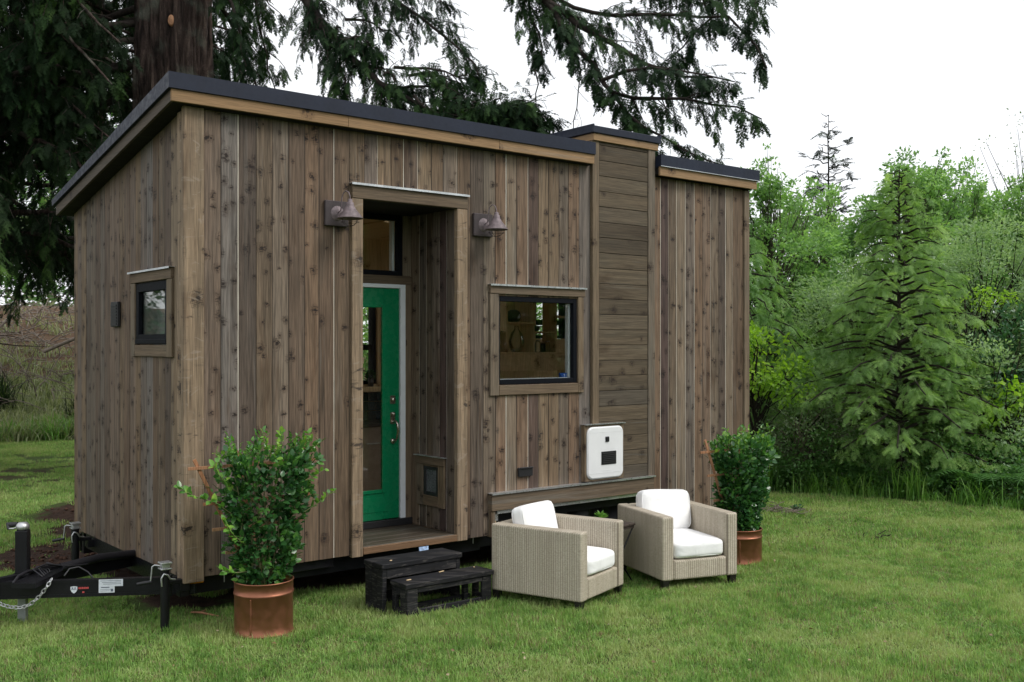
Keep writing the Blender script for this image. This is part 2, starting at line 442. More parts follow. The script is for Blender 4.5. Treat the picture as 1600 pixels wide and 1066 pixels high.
def make_wicker():
    m, nt, out = newmat('woven_wicker'); g = G(nt)
    x, y, z = g.xyz(g.obj())[:3]
    u = g.m('ADD', x, y)
    rib = g.m('ABSOLUTE', g.m('SINE', g.m('MULTIPLY', u, pi/.019)))           # uprights every 19 mm
    weft = g.m('ABSOLUTE', g.m('SINE', g.m('ADD', g.m('MULTIPLY', z, pi/.0065), g.m('MULTIPLY', g.m('FLOOR', g.m('DIVIDE', u, .019)), pi/2))))
    nz = g.noise(g.comb(g.m('MULTIPLY', u, 60), g.m('MULTIPLY', z, 160), y), 1, 3)
    big = g.noise(g.obj(), 5, 3)
    stripe = g.noise(g.comb(g.m('MULTIPLY', u, 26), g.m('MULTIPLY', z, 1.0), 0.0), 1, 2)
    c = g.ramp(nz, [(.25,(.40,.345,.265)),(.5,(.54,.48,.385)),(.75,(.65,.59,.48))])
    c = g.mix(g.mr(stripe, .35, .65), g.mix(1.0, c, (.86,.85,.83), 'MULTIPLY'), c)
    c = g.mix(g.m('MULTIPLY', g.mr(rib, .55, .08), .75), c, (.13,.10,.075))
    c = g.mix(g.m('MULTIPLY', g.mr(weft, .3, 0), .35), c, (.18,.15,.11))
    c = g.mix(g.m('MULTIPLY', g.mr(big, .5, .7), .25), c, (.34,.29,.23))
    h = g.m('ADD', g.m('MULTIPLY', rib, 1.0), g.m('MULTIPLY', weft, .6))
    g.bsdf(out, c, .62, 0, g.bump(h, .55, .003), .35)
    return m
M['wicker'] = make_wicker()

def make_fabric():
    m, nt, out = newmat('white_cushion_fabric'); g = G(nt); o = g.obj()
    x, y, z = g.xyz(o)[:3]
    wv = g.noise(o, 420, 2); cr = g.noise(o, 7, 3, .5, .8)
    c = g.mix(g.mr(cr, .35, .65), (.84,.84,.84), (.90,.90,.90))
    g.bsdf(out, c, .9, 0, g.bump(wv, .12, .001, g.bump(cr, .35, .02)), .15)
    return m
M['fabric'] = make_fabric()

def make_bark():
    m, nt, out = newmat('furrowed_bark'); g = G(nt); o = g.obj()
    x, y, z = g.xyz(o)[:3]
    v = g.comb(x, y, g.m('MULTIPLY', z, .13))
    n1 = g.noise(v, 13, 5, .65, .4); n2 = g.noise(o, 40, 4, .6); n3 = g.noise(o, 2.2, 3)
    c = g.ramp(n1, [(.36,(.010,.007,.006)),(.52,(.045,.031,.026)),(.70,(.105,.078,.064))])
    c = g.mix(g.m('MULTIPLY', g.mr(n3, .5, .68), .45), c, (.13,.15,.12))
    c = g.mix(.5, c, g.mix(1.0, c, g.ramp(n2, [(.3,.55),(.7,1.35)]), 'MULTIPLY'))
    g.bsdf(out, c, .92, 0, g.bump(g.m('MULTIPLY_ADD', n2, .25, n1), .9, .06), .15)
    return m
M['bark'] = make_bark()

M['fir'] = leafmat('fir_needles', [(0,(.006,.016,.008)),(.45,(.013,.032,.012)),(.78,(.030,.066,.018)),(1,(.085,.16,.030))], .14, .65, .12, .8)
M['fir_dark'] = leafmat('dark_fir_needles', [(0,(.004,.011,.004)),(.5,(.009,.022,.007)),(.80,(.026,.056,.012)),(1,(.09,.17,.03))], .16, .65, .12, .7)
M['hemlock'] = leafmat('young_hemlock_needles', [(0,(.08,.165,.05)),(.4,(.18,.31,.10)),(.75,(.30,.45,.15)),(1,(.44,.58,.22))], .45, .5, .3, 1.6)
M['cedar'] = leafmat('drooping_cedar_foliage', [(0,(.10,.21,.07)),(.5,(.20,.35,.12)),(1,(.33,.49,.19))], .4, .5, .3, 1.5)
M['alder'] = leafmat('alder_leaves', [(0,(.08,.17,.06)),(.4,(.17,.31,.11)),(.75,(.28,.46,.17)),(1,(.42,.60,.26))], .42, .4, .4, .9)
M['willow'] = leafmat('willow_leaves', [(0,(.12,.20,.10)),(.4,(.22,.33,.17)),(.75,(.32,.45,.25)),(1,(.44,.57,.35))], .42, .45, .35, .8)
M['glossy'] = leafmat('holly_green_leaves', [(0,(.02,.065,.030)),(.4,(.040,.115,.050)),(.8,(.075,.18,.075)),(1,(.13,.26,.10))], .25, .28, .5, 1.1)
M['lime'] = leafmat('lime_leaves', [(0,(.12,.24,.02)),(.5,(.24,.42,.04)),(1,(.40,.56,.07))], .45, .4, .4, 1.3)
M['dusty'] = leafmat('dusty_shrub_leaves', [(0,(.08,.13,.06)),(.5,(.15,.21,.11)),(1,(.25,.29,.18))], .35, .5, .3, 1.1)
M['under'] = leafmat('undergrowth_leaves', [(0,(.035,.095,.028)),(.5,(.080,.185,.050)),(1,(.16,.30,.085))], .35, .4, .4, 1.0)
M['fern'] = leafmat('fern_fronds', [(0,(.05,.13,.035)),(.5,(.09,.21,.06)),(1,(.17,.32,.11))], .4, .45, .35, 1.0)
M['reed'] = leafmat('long_grass_blades', [(0,(.06,.16,.03)),(.5,(.13,.29,.05)),(1,(.27,.42,.11))], .35, .4, .35, 1.4)
M['weed'] = leafmat('pale_weeds', [(0,(.12,.15,.07)),(.5,(.24,.28,.14)),(1,(.42,.42,.30))], .35, .5, .3, .7)
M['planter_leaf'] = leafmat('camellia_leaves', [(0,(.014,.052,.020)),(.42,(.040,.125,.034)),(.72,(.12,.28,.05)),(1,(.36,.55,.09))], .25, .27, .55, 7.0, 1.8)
M['succulent'] = leafmat('succulent_leaves', [(0,(.06,.20,.04)),(1,(.22,.42,.08))], .3, .35, .5, 9)
# ------------------------------------------------------------------ the tiny house (front wall along X at y=0, end wall along Y at x=0)
HL, HW = 5.937, 2.54
ROOFK = .1854
def roofz(y, z0=3.53): return z0 - ROOFK*(y+.05)

house = empty('tiny_house', (0,0,0), 0, 'brown cedar tiny house on a trailer with black sloping roof and green door', 'tiny house')

def boards(along, a0, a1, w, zlo, zhi, f0, f1, holes=(), rng=R0, seams=None, seam_at=None, jit=.012, gap=.0062, bev=.0025):
    """upright boards between a0 and a1; f0..f1 = the two faces; holes = (a0,a1,z0,z1)"""
    mb = MB(); sm = MB() if seams else None
    edges = [a0]
    while edges[-1] < a1 - w*.6:
        edges.append(min(a1, edges[-1] + w + rng.uniform(-jit, jit)))
    if edges[-1] < a1-1e-4: edges[-1] = a1
    zf = zhi if callable(zhi) else (lambda a: zhi)
    zl = zlo if callable(zlo) else (lambda a: zlo)
    for i in range(len(edges)-1):
        A, B = edges[i], edges[i+1]; r = rng.random(); g = gap*rng.uniform(.35,1.4)
        A2, B2 = A+g/2, B-g/2
        cuts = sorted({A2, B2} | {c for h in holes for c in h[:2] if A2 < c < B2})
        off = rng.uniform(-.0012,.0012)
        lo_f, hi_f = (f0+off, f1) if f0 < f1 else (f1, f0+off)
        for p, q in zip(cuts[:-1], cuts[1:]):
            if q-p < .004: continue
            mid = (p+q)/2
            segs = [(zl(mid), None)]
            ivs = sorted([(h[2],h[3]) for h in holes if h[0] < mid < h[1]])
            z = zl(mid); out = []
            for h0, h1 in ivs:
                if h0 > z+.005: out.append((z, h0, False))
                z = max(z, h1)
            if z < zf(mid)-.005: out.append((z, None, True))
            for s0, s1, top in out:
                if top and callable(zhi):
                    zp, zq = zf(p), zf(q)
                    if along == 'x':
                        mb.prism([(p,s0),(q,s0),(q,zq),(p,zp)], 1, lo_f, hi_f, r)
                    else:
                        mb.prism([(p,s0),(q,s0),(q,zq),(p,zp)], 0, lo_f, hi_f, r)
                else:
                    t1 = zf(mid) if s1 is None else s1
                    if along == 'x': mb.box((p,lo_f,s0),(q,hi_f,t1), r, bev)
                    else: mb.box((lo_f,p,s0),(hi_f,q,t1), r, bev)
        if sm is not None and i > 0:
            sr = rng.random()
            ivs = sorted([(h[2],h[3]) for h in holes if h[0] < A < h[1]])
            z = zl(A); segs = []
            for h0, h1 in ivs:
                if h0 > z: segs.append((z, h0))
                z = max(z, h1)
            if z < zf(A): segs.append((z, min(zf(A), zf(A+.007))-.004))
            s0 = seam_at
            for a, b in segs:
                if along == 'x': sm.box((A-.006, min(s0,s0+.004), a+.002),(A+.006, max(s0,s0+.004), b-.002), sr)
                else: sm.box((min(s0,s0+.004), A-.006, a+.002),(max(s0,s0+.004), A+.006, b-.002), sr)
    return mb, sm

rw = random.Random(11)
WIN = (2.674, 3.563, 1.57, 2.315)
ENT = (1.33, 2.28, 0, 3.01)
# front wall siding
zlA = lambda a: .32 if a < 2.585 else .66
mb, sm = boards('x', .126, 3.73, .125, zlA, 3.518, 0, .02, [WIN, ENT], rw, True, .0035)
mb2, sm2 = boards('x', 4.528, HL-.06, .118, .285, 3.505, 0, .02, [], rw, True, .0035)
for a, b in ((mb, mb2), (sm, sm2)):
    base = len(a.v); a.v += b.v; a.f += [tuple(i+base for i in f) for f in b.f]; a.r += b.r; a.sm += b.sm
front = mb.build('front_wall', M['siding'], house)
sm.build('board_seam', M['seam'], front)
mb, _ = boards('x', .02, 3.74, .3, zlA, 3.49, .022, .12, [(WIN[0],WIN[1],WIN[2],WIN[3]), (1.345,2.262,0,3.03)], rw, gap=0)
m3, _ = boards('x', 3.74, HL-.02, .3, lambda a: .66 if a < 4.52 else .36, 3.49, .022, .12, [], rw, gap=0)
base = len(mb.v); mb.v += m3.v; mb.f += [tuple(i+base for i in f) for f in m3.f]; mb.r += m3.r; mb.sm += m3.sm
mb.build('inner_lining', M['pine'], front)

# end wall facing the drawbar
EW = (.3, .947, 1.906, 2.36)
mb, sm = boards('y', .022, HW, .118, .32, lambda a: roofz(a)-.012, 0, .02, [EW], rw, True, .0035)
endw = mb.build('end_wall', M['siding'], house)
sm.build('board_seam', M['seam'], endw)
mb, _ = boards('y', .12, HW-.12, .3, .36, lambda a: roofz(a)-.03, .022, .12, [EW], rw, gap=0)
mb.build('inner_lining', M['pine'], endw)
# rear wall and far end wall
BW = [(2.50,2.98,1.50,2.40), (5.12,5.62,1.98,2.50), (1.35,2.15,1.3,2.7)]  # last opening is unseen, added to bring more light indoors
mb, sm = boards('x', .02, HL-.02, .125, .32, roofz(HW)-.005, HW, HW-.02, BW, rw, True, HW-.0075)
rear = mb.build('rear_wall', M['siding'], house)
sm.build('board_seam', M['seam'], rear)
mb, _ = boards('x', .02, HL-.02, .3, .36, roofz(HW)-.03, HW-.022, HW-.12, BW, rw, gap=0)
mb.build('inner_lining', M['pine'], rear)
FW = (.5, 2.1, 1.0, 2.75)  # unseen opening, added and enlarged to light the interior
mb, sm = boards('y', .02, HW-.02, .125, .32, lambda a: roofz(a)-.012, HL, HL-.02, [FW], rw, True, HL-.0075)
fe = mb.build('far_end_wall', M['siding'], house)
sm.build('board_seam', M['seam'], fe)
mb, _ = boards('y', .12, HW-.12, .3, .36, lambda a: roofz(a)-.03, HL-.022, HL-.12, [FW], rw, gap=0)
mb.build('inner_lining', M['pine'], fe)

# corner posts
mb = MB(); mb.box((-.022,-.022,.295),(.122,.026,3.516), .2, .004)
mb.box((-.022,.0262,.30),(.0,.095,3.485), .7, .003)
build_each(mb, 'corner_post', M['corner'], house)
mb = MB(); mb.box((HL-.062,-.02,.27),(HL+.02,.05,3.495), .6, .004)
mb.build('corner_trim', M['trim_v'], house)

# chimney-like chase with level boards
mb = MB(); z = .672; k = 0
while z < 3.72:
    h = .139 if k else .12
    mb.box((3.81,-.030+rw.uniform(-.001,.001),z+.0018),(4.437,-.008,min(z+h,3.745)-.0018), rw.random(), .003); z += h; k += 1
chase = mb.build('chase', M['siding_h'], house)
tag(chase, 'projecting panel of level cedar boards rising above the roof')
mb = MB(); mb.box((3.728,-.034,.672),(3.8085,.0,3.80), .3, .003); mb.box((4.4385,-.040,.672),(4.530,.0,3.765), .9, .003)
build_each(mb, 'chase_trim', M['trim_v'], chase)
mb = MB(); mb.box((3.812,-.0075,.672),(4.436,-.0005,3.75), .2)
mb.box((3.74,.0005,3.49),(4.53,.9,3.74), .3)
mb.build('chase_core', M['siding_h'], chase)
mb = MB(); mb.box((3.724,-.052,3.742),(4.56,.92,3.806), .5, .003)
mb.build('chase_fascia', M['fascia'], chase)
mb = MB(); mb.box((3.700,-.068,3.808),(4.585,.95,3.872), .5, .004)
mb.box((3.700,-.0705,3.866),(3.716,.95,3.884), .5); mb.box((4.560,-.0705,3.868),(4.585,-.03,3.886), .5)
mb.build('chase_cap', M['black_metal'], chase)

# roof: black metal edge, cedar fascia below it, soffit
roof = MB()
SKY = [(.30, 1.18, .35, 2.25), (2.70, 3.60, .75, 1.85)]      # unseen roof openings, added to let daylight into the rooms
def slope_slab(mb, y0, y1, lo0, lo1, hi0, hi1, xa, xb, r=.5):
    """sloping slab with the added roof openings left open"""
    L = lambda y: lo0+(lo1-lo0)*(y-y0)/(y1-y0); H = lambda y: hi0+(hi1-hi0)*(y-y0)/(y1-y0)
    def p(ya, yb, a, b): mb.prism([(ya,L(ya)),(yb,L(yb)),(yb,H(yb)),(ya,H(ya))], 0, a, b, r)
    cur = xa
    for s in SKY:
        if xa < s[0] and xb > s[1]:
            p(y0,y1,cur,s[0]); p(y0,s[2],s[0],s[1]); p(s[3],y1,s[0],s[1]); cur = s[1]
    p(y0,y1,cur,xb)
for xa, xb, dz in ((-.155, 3.698, 0), (4.54, 6.012, -.008)):
    slope_slab(roof, -.106, 2.645, 3.602+dz, 3.106+dz, 3.708+dz, 3.160+dz, xa, xb)
roof.prism([(.0,3.585),(2.63,3.113),(2.63,3.156),(.0,3.68)], 0, 3.6982, 4.5398)
rf = roof.build('roof', M['black_metal'], house)
mb = MB()
mb.box((4.535,-.110,3.589),(6.014,-.1065,3.5945), .5)
mb.build('drip_edge', M['flash'], rf)
mb = MB()
for i, (xa, xb) in enumerate(((-.130,1.20),(1.202,2.62),(2.622,3.696))):
    mb.box((xa,-.09,3.519),(xb,-.068,3.600), .2+.3*i, .002)
mb.box((4.545,-.09,3.505),(5.985,-.068,3.592), .9, .002)
build_each(mb, 'front_fascia', M['fascia'], house)
mb = MB()
for xx in (-.130, 5.966):
    mb.prism([(-.067,3.519),(2.61,3.519-ROOFK*2.677),(2.61,3.600-ROOFK*2.677),(-.067,3.600)], 0, xx, xx+.02, .4)
build_each(mb, 'rake_board', M['rake'], house)
mb = MB(); f_ = 3.524
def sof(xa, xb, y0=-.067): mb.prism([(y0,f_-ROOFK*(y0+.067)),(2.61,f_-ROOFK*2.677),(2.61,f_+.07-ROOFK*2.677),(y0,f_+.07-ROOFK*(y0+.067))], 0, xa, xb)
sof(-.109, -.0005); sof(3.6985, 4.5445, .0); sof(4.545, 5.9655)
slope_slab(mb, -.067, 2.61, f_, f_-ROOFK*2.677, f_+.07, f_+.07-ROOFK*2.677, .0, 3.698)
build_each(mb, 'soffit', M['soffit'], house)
mb = MB(); slope_slab(mb, .12, 2.42, 3.43, 3.0, 3.50, 3.05, .12, HL-.12, .6)
mb.build('ceiling_panel', M['pine'], house)
for S_ in SKY:
    mb = MB(); yA, yB = S_[2]-.03, S_[3]+.03; zA, zB = 3.70-.2037*(yA+.068)+.022, 3.70-.2037*(yB+.068)+.022
    mb.prism([(yA,zA),(yB,zB),(yB,zB+.008),(yA,zA+.008)], 0, S_[0]-.03, S_[1]+.03); mb.build('added_roof_light', M['glass'], house)

# floor and inner partitions
mb = MB(); mb.box((.03,.03,.33),(2.59,HW-.03,.358), .5); mb.box((2.5905,.63,.33),(4.5495,HW-.03,.358), .5); mb.box((4.55,.03,.33),(HL-.03,HW-.03,.358), .5); mb.box((.12,.72,.36),(HL-.12,HW-.12,.40), .5); 
mb.build('floor_panel', M['pine'], house)

# recessed entry
ry = .66
mb = MB()
a = 1.365
mb.box((1.20,ry+.03,.36),(1.36,ry+.10,3.2), .3); mb.box((2.262,.12,.40),(2.33,ry+.10,3.2), .4); mb.box((1.27,.12,.40),(1.34,ry+.03,3.2), .5)
mb.box((1.36,ry+.03,3.01),(2.262,ry+.10,3.2), .3); mb.box((1.34,.12,3.05),(2.262,ry+.03,3.1), .3)
mb.build('entry_lining', M['pine'], house)
PD = (.236,.444,.65,.885)   # pet door opening on the side wall of the entry
mb, sm = boards('y', .022, ry, .098, .372, 3.01, 2.24, 2.26, [PD], rw, True, 2.2435)
ew = mb.build('entry_side_wall', M['siding'], house)
sm.build('board_seam', M['seam'], ew)
mb, sm = boards('y', .022, ry, .098, .372, 3.01, 1.365, 1.345, [], rw)
mb.build('entry_side_wall', M['siding'], house)
mb = MB(); mb.box((1.345,.0225,3.011),(2.26,ry+.03,3.03), .3)
mb.build('entry_ceiling', M['soffit'], house)  # same near-black wood, so the recess shade is in its colour too
mb = MB()
y = .0
i = 0
while y < ry-.01:
    mb.box((1.366,y+.003,.345),(2.239,min(y+.13,ry)-.003,.372), rw.random(), .003); y += .132
deck = mb.build('porch_deck', M['deck'], house)
mb = MB(); mb.box((1.366,-.028,.318),(2.239,-.001,.370), .4, .003); mb.build('deck_edge', M['deck_edge'], deck)
mb = MB(); mb.box((1.271,-.024,.305),(1.3645,.0215,3.008), .25, .003); mb.build('entry_post', M['corner'], house)
mb = MB(); mb.box((2.2405,-.024,.315),(2.343,.0215,3.008), .75, .003); mb.build('entry_post', M['corner'], house)
mb = MB(); mb.box((1.271,-.028,3.0095),(2.343,-.0005,3.116), .3, .003); hd = mb.build('entry_header', M['trim_h'], house)
mb = MB(); mb.box((1.258,-.046,3.117),(2.350,.0,3.1235), .5); mb.box((1.258,-.0475,3.108),(2.350,-.0455,3.124), .5); mb.build('header_flashing', M['flash'], hd)

# back of the entry: trims, jamb, door, transom
mb = MB(); mb.box((2.177,ry-.014,.375),(2.2385,ry+.02,2.418), .3, .002); mb.box((2.152,ry-.010,2.494),(2.2385,ry+.02,3.008), .7, .002)
mb.box((1.3665,ry-.014,.375),(1.392,ry+.02,3.008), .5, .002)
build_each(mb, 'door_trim', M['trim_v'], house)
mb = MB(); mb.box((1.393,ry-.016,2.4195),(2.2385,ry+.02,2.492), .2, .002); mb.build('door_header', M['trim_h'], house)
dj = MB(); dj.box((2.124,ry-.018,.43),(2.1755,ry+.05,2.418), .5, .002); dj.box((1.393,ry-.018,2.386),(2.1235,ry+.05,2.4185), .5, .002)
dj.box((1.393,ry-.018,.43),(1.41,ry+.05,2.3855), .5, .002)
dj.build('door_frame', M['jamb'], house)
mb = MB(); mb.box((1.366,ry-.03,.373),(2.2385,ry+.06,.4295), .5, .003); mb.build('threshold', M['blackplastic'], house)
# door slab: stiles, rails, bead
D0, D1, DZ0, DZ1 = 1.413, 2.120, .435, 2.383
G0, G1, GZ0, GZ1 = 1.545, 1.962, .675, 2.232
mb = MB(); fy = ry-.002; by = ry+.042
mb.box((D0,fy,DZ0),(G0-.001,by,DZ1), .5, .003); mb.box((G1+.001,fy,DZ0),(D1,by,DZ1), .5, .003)
mb.box((G0,fy,DZ0),(G1,by,GZ0), .5, .0); mb.box((G0,fy,GZ1),(G1,by,DZ1), .5, .0)
for (xa,xb,za,zb) in ((G0-.018,G0+.014,GZ0-.018,GZ1+.018),(G1-.014,G1+.018,GZ0-.018,GZ1+.018)):
    mb.box((xa,fy-.009,za),(xb,fy-.0005,zb), .5, .004)
for za in (GZ0-.018, GZ1-.014):
    mb.box((G0+.0145,fy-.009,za),(G1-.0145,fy-.0005,za+.032), .5, .004)
for za in (.47,):
    mb.box((1.50,fy-.004,.50),(2.01,fy-.0005,.625), .5, .003)
door = mb.build('door', M['green'], house)
mb = MB(); mb.box((G0,ry+.012,GZ0),(G1,ry+.018,GZ1)); mb.build('door_glass', M['glass'], door)
mb = MB()
mb.box((2.028,fy-.008,1.405),(2.078,fy-.0005,1.475), .5, .003); mb.lathe([(0,-.026),(.017,-.026),(.022,-.008)], (2.053,fy,1.44), 16, .5, 'Y')
mb.build('deadbolt', M['nickel'], door)
mb = MB()
mb.box((2.030,fy-.010,1.235),(2.076,fy-.0005,1.335), .5, .004)
mb.lathe([(0,-.03),(.012,-.03),(.014,-.01),(.02,-.009)], (2.053,fy,1.318), 14, .5, 'Y')
mb.tube([(2.053,fy-.012,1.25),(2.055,fy-.045,1.262),(2.062,fy-.066,1.235),(2.066,fy-.070,1.18),(2.060,fy-.060,1.12),(2.054,fy-.045,1.095),(2.053,fy-.012,1.085)], [.010,.011,.012,.011,.009,.008,.008], 8)
mb.lathe([(0,-.022),(.016,-.022),(.024,-.012),(.024,-.001)], (2.053,fy,1.09), 16, .5, 'Y')
mb.build('door_handle', M['nickel'], door)
# transom
mb = MB(); T = (1.393, 2.1505, 2.494, 3.006)
mb.box((T[0],ry-.006,T[2]),(T[0]+.04,ry+.05,T[3]),.5,.002); mb.box((T[1]-.045,ry-.006,T[2]),(T[1],ry+.05,T[3]),.5,.002)
mb.box((T[0]+.0405,ry-.006,T[2]),(T[1]-.0455,ry+.05,T[2]+.04),.5,.002); mb.box((T[0]+.0405,ry-.006,T[3]-.045),(T[1]-.0455,ry+.05,T[3]),.5,.002)
tw = mb.build('transom_window', M['frame'], house)
mb = MB(); mb.box((T[0]+.03,ry+.02,T[2]+.03),(T[1]-.03,ry+.026,T[3]-.03)); mb.build('pane', M['glass'], tw)
mb = MB(); mb.box((2.083,ry+.051,2.50),(2.104,ry+.098,2.97)); mb.build('inner_jamb', M['jamb'], tw)

# kitchen window
def window_front(W, tr, name, label):
    x0,x1,z0,z1 = W; b = .043
    mb = MB()
    mb.box((x0+.002,-.006,z0+.002),(x0+b*.45,.075,z1-.002),.5,.002); mb.box((x1-b,-.006,z0+.002),(x1-.002,.075,z1-.002),.5,.002)
    mb.box((x0+b*.45+.0005,-.006,z0+.002),(x1-b-.0005,.075,z0+b),.5,.002); mb.box((x0+b*.45+.0005,-.006,z1-b),(x1-b-.0005,.075,z1-.002),.5,.002)
    w = mb.build(name, M['frame'], house); tag(w, label)
    mb = MB(); mb.box((x0+.01,.03,z0+.01),(x1-.01,.036,z1-.01)); mb.build('pane', M['glass'], w)
    mb = MB(); mb.box((x1-b-.028,.0375,z0+b+.001),(x1-b-.002,.0745,z1-b-.001)); mb.box((x0+.02,.0375,z0+b-.004),(x1-b-.03,.060,z0+b+.006)); mb.build('inner_sash', M['jamb'], w)
    return w
w = window_front(WIN, None, 'window', 'square kitchen window with black frame')
mb = MB()
mb.box((2.580,-.022,1.482),(2.672,-.0005,2.330),.8,.003); mb.box((3.566,-.022,1.482),(3.630,-.0005,2.330),.3,.003)
build_each(mb, 'window_trim', M['trim_v'], w)
mb = MB()
mb.box((2.674,-.0225,1.484),(3.5645,-.0005,1.566),.4,.003); mb.box((2.578,-.026,2.3315),(3.646,-.0005,2.405),.6,.003)
build_each(mb, 'window_board', M['trim_h'], w)
mb = MB(); mb.box((2.568,-.042,2.4065),(3.652,.0,2.412)); mb.box((2.568,-.0435,2.398),(3.652,-.0415,2.4125)); mb.build('window_flashing', M['flash'], w)
# small window in the end wall
y0,y1,z0,z1 = EW; b = .055
mb = MB()
mb.box((-.010,y0+.002,z0+.002),(.028,y0+b,z1-.002),.5,.002); mb.box((-.010,y1-b,z0+.002),(.028,y1-.002,z1-.002),.5,.002)
mb.box((-.010,y0+b+.0005,z0+.002),(.028,y1-b-.0005,z0+b+.02),.5,.002); mb.box((-.010,y0+b+.0005,z1-b-.01),(.028,y1-b-.0005,z1-.002),.5,.002)
mb.box((-.022,y0+.01,z0+.004),(-.0105,y1-.01,z0+.04),.5,.004)
w = mb.build('window', M['frame'], house); tag(w, 'small end window with black frame')
mb = MB(); mb.box((.012,y0+.01,z0+.01),(.018,y1-.01,z1-.01)); mb.build('pane', M['glass'], w)
mb = MB(); mb.box((.030,.895,z0+.06),(.125,.930,z1-.06)); mb.build('inner_jamb', M['curtain'], w)
mb = MB(); mb.box((-.022,.202,1.818),(-.0005,.298,2.362),.2,.003); mb.box((-.022,.949,1.818),(-.0005,1.030,2.362),.7,.003); build_each(mb, 'window_trim', M['trim_v'], w)
mb = MB(); mb.box((-.020,.299,1.820),(-.0005,.948,1.904),.5,.003); mb.box((-.026,.205,2.3635),(-.0005,1.034,2.441),.3,.003); build_each(mb, 'window_board', M['trim_h'], w)
mb = MB(); mb.box((-.042,.195,2.4425),(.0,1.045,2.447)); mb.box((-.0435,.195,2.434),(-.0415,1.045,2.4475)); mb.build('window_flashing', M['flash'], w)
mb = MB()
pts = []
n = 26
for i in range(n+1):
    yy = .74+.22*i/n; pts.append((.135+.012*sin(i*1.9), yy))
for i in range(n):
    (xa,ya),(xb,yb) = pts[i], pts[i+1]
    mb.add([(xa,ya,1.86),(xb,yb,1.86),(xb,yb,2.40),(xa,ya,2.40)], [(0,1,2,3)], .5, True)
mb.build('curtain', M['curtain'], w)
# rear windows, then the unseen far window added for daylight
for (x0,x1,z0,z1) in BW:
    mb = MB(); b = .04
    for lo, hi in (((x0+.002,HW-.09,z0+.002),(x0+b,HW+.004,z1-.002)), ((x1-b,HW-.09,z0+.002),(x1-.002,HW+.004,z1-.002)),
                   ((x0+b+.0005,HW-.09,z0+.002),(x1-b-.0005,HW+.004,z0+b)), ((x0+b+.0005,HW-.09,z1-b),(x1-b-.0005,HW+.004,z1-.002)),
                   ((x0+b+.0005,HW-.07,(z0+z1)*.5-.10),(x1-b-.0005,HW-.0,(z0+z1)*.5-.04))): mb.box(lo, hi, .5, .002)
    w = mb.build('window', M['frame'], house); tag(w, 'window in the rear wall')
    mb = MB(); mb.box((x0+.01,HW-.05,z0+.01),(x1-.01,HW-.044,z1-.01)); mb.build('pane', M['glass'], w)
y0,y1,z0,z1 = FW
mb = MB()
for lo, hi in (((HL-.09,y0+.002,z0+.002),(HL+.004,y0+.04,z1-.002)), ((HL-.09,y1-.04,z0+.002),(HL+.004,y1-.002,z1-.002)),
               ((HL-.09,y0+.0405,z0+.002),(HL+.004,y1-.0405,z0+.04)), ((HL-.09,y0+.0405,z1-.04),(HL+.004,y1-.0405,z1-.002))): mb.box(lo, hi, .5, .002)
w = mb.build('window', M['frame'], house); tag(w, 'unseen window in the far end wall, added to light the interior')
mb = MB(); mb.box((HL-.05,y0+.01,z0+.01),(HL-.044,y1-.01,z1-.01)); mb.build('pane', M['glass'], w)

# pet door on the side wall of the entry
mb = MB()
mb.box((2.222,.140,.558),(2.2395,.230,.965),.4,.002); mb.box((2.222,.450,.558),(2.2395,.545,.965),.8,.002)
pdt = mb
mb = MB(); mb.box((2.2225,.231,.560),(2.2395,.449,.645),.4,.002); mb.box((2.2225,.231,.890),(2.2395,.449,.905),.4,.001); mb.box((2.212,.128,.906),(2.2218,.556,.972),.6,.003)
pdb = mb

mb = MB()
mb.box((2.228,.2315,.646),(2.2395,.262,.889),.5,.002); mb.box((2.228,.418,.646),(2.2395,.4485,.889),.5,.002)
mb.box((2.228,.2625,.646),(2.2395,.4175,.676),.5,.002); mb.box((2.228,.2625,.862),(2.2395,.4175,.889),.5,.002)
pdm = mb.build('pet_door', M['blackplastic'], house)
build_each(pdt, 'side_trim', M['trim_v'], pdm); build_each(pdb, 'trim_board', M['trim_h'], pdm)
mb = MB(); mb.box((2.2,.122,.973),(2.2395,.560,.978)); mb.build('flashing', M['flash'], pdm)
mb = MB(); mb.box((2.236,.263,.677),(2.2405,.417,.861)); mb.build('pet_door_flap', plain('grey_flap', (.10,.10,.115), .25), pdm)

# outlets, vent, heater hatch
mb = MB(); mb.box((2.880,-.030,.785),(3.035,-.0005,.862),.5,.006); mb.box((2.885,-.040,.852),(3.03,-.0305,.866),.5,.003)
mb.build('outlet_cover', M['blackplastic'], house)
mb = MB(); mb.box((-.028,1.315,2.045),(-.0005,1.478,2.24),.5,.005)
for i in range(7): mb.box((-.034,1.33,2.06+i*.024),(-.0285,1.463,2.072+i*.024),.5)
mb.build('wall_vent', M['blackplastic'], house)
mb = MB(); mb.box((3.616,-.048,.684),(4.103,-.0405,1.188),.5,.003); mb.box((3.616,-.0400,.684),(3.7275,-.0005,1.188),.5)
hb = mb.build('hatch_surround', M['trim_v'], house)
mb = MB(); mb.box((3.610,-.070,1.1895),(4.108,-.002,1.1965)); mb.build('hatch_flashing', M['flash'], hb)
def rrect(x0,x1,z0,z1,r,n=6):
    p = []
    for cx, cz, a0 in ((x1-r,z1-r,0),(x0+r,z1-r,90),(x0+r,z0+r,180),(x1-r,z0+r,270)):
        for i in range(n+1):
            a = radians(a0+90*i/n); p.append((cx+r*cos(a), cz+r*sin(a)))
    return p
mb = MB()
outer = rrect(3.637,4.083,.702,1.169,.062); inner = rrect(3.648,4.072,.713,1.158,.054)
n = len(outer)
mb.prism(outer, 1, -.0585, -.0690, .5)
V1 = [(u,-.0690,v) for u,v in outer] + [(u,-.0780,v) for u,v in inner]
mb.add(V1, [(i,(i+1)%n,n+(i+1)%n,n+i) for i in range(n)], .5, True)
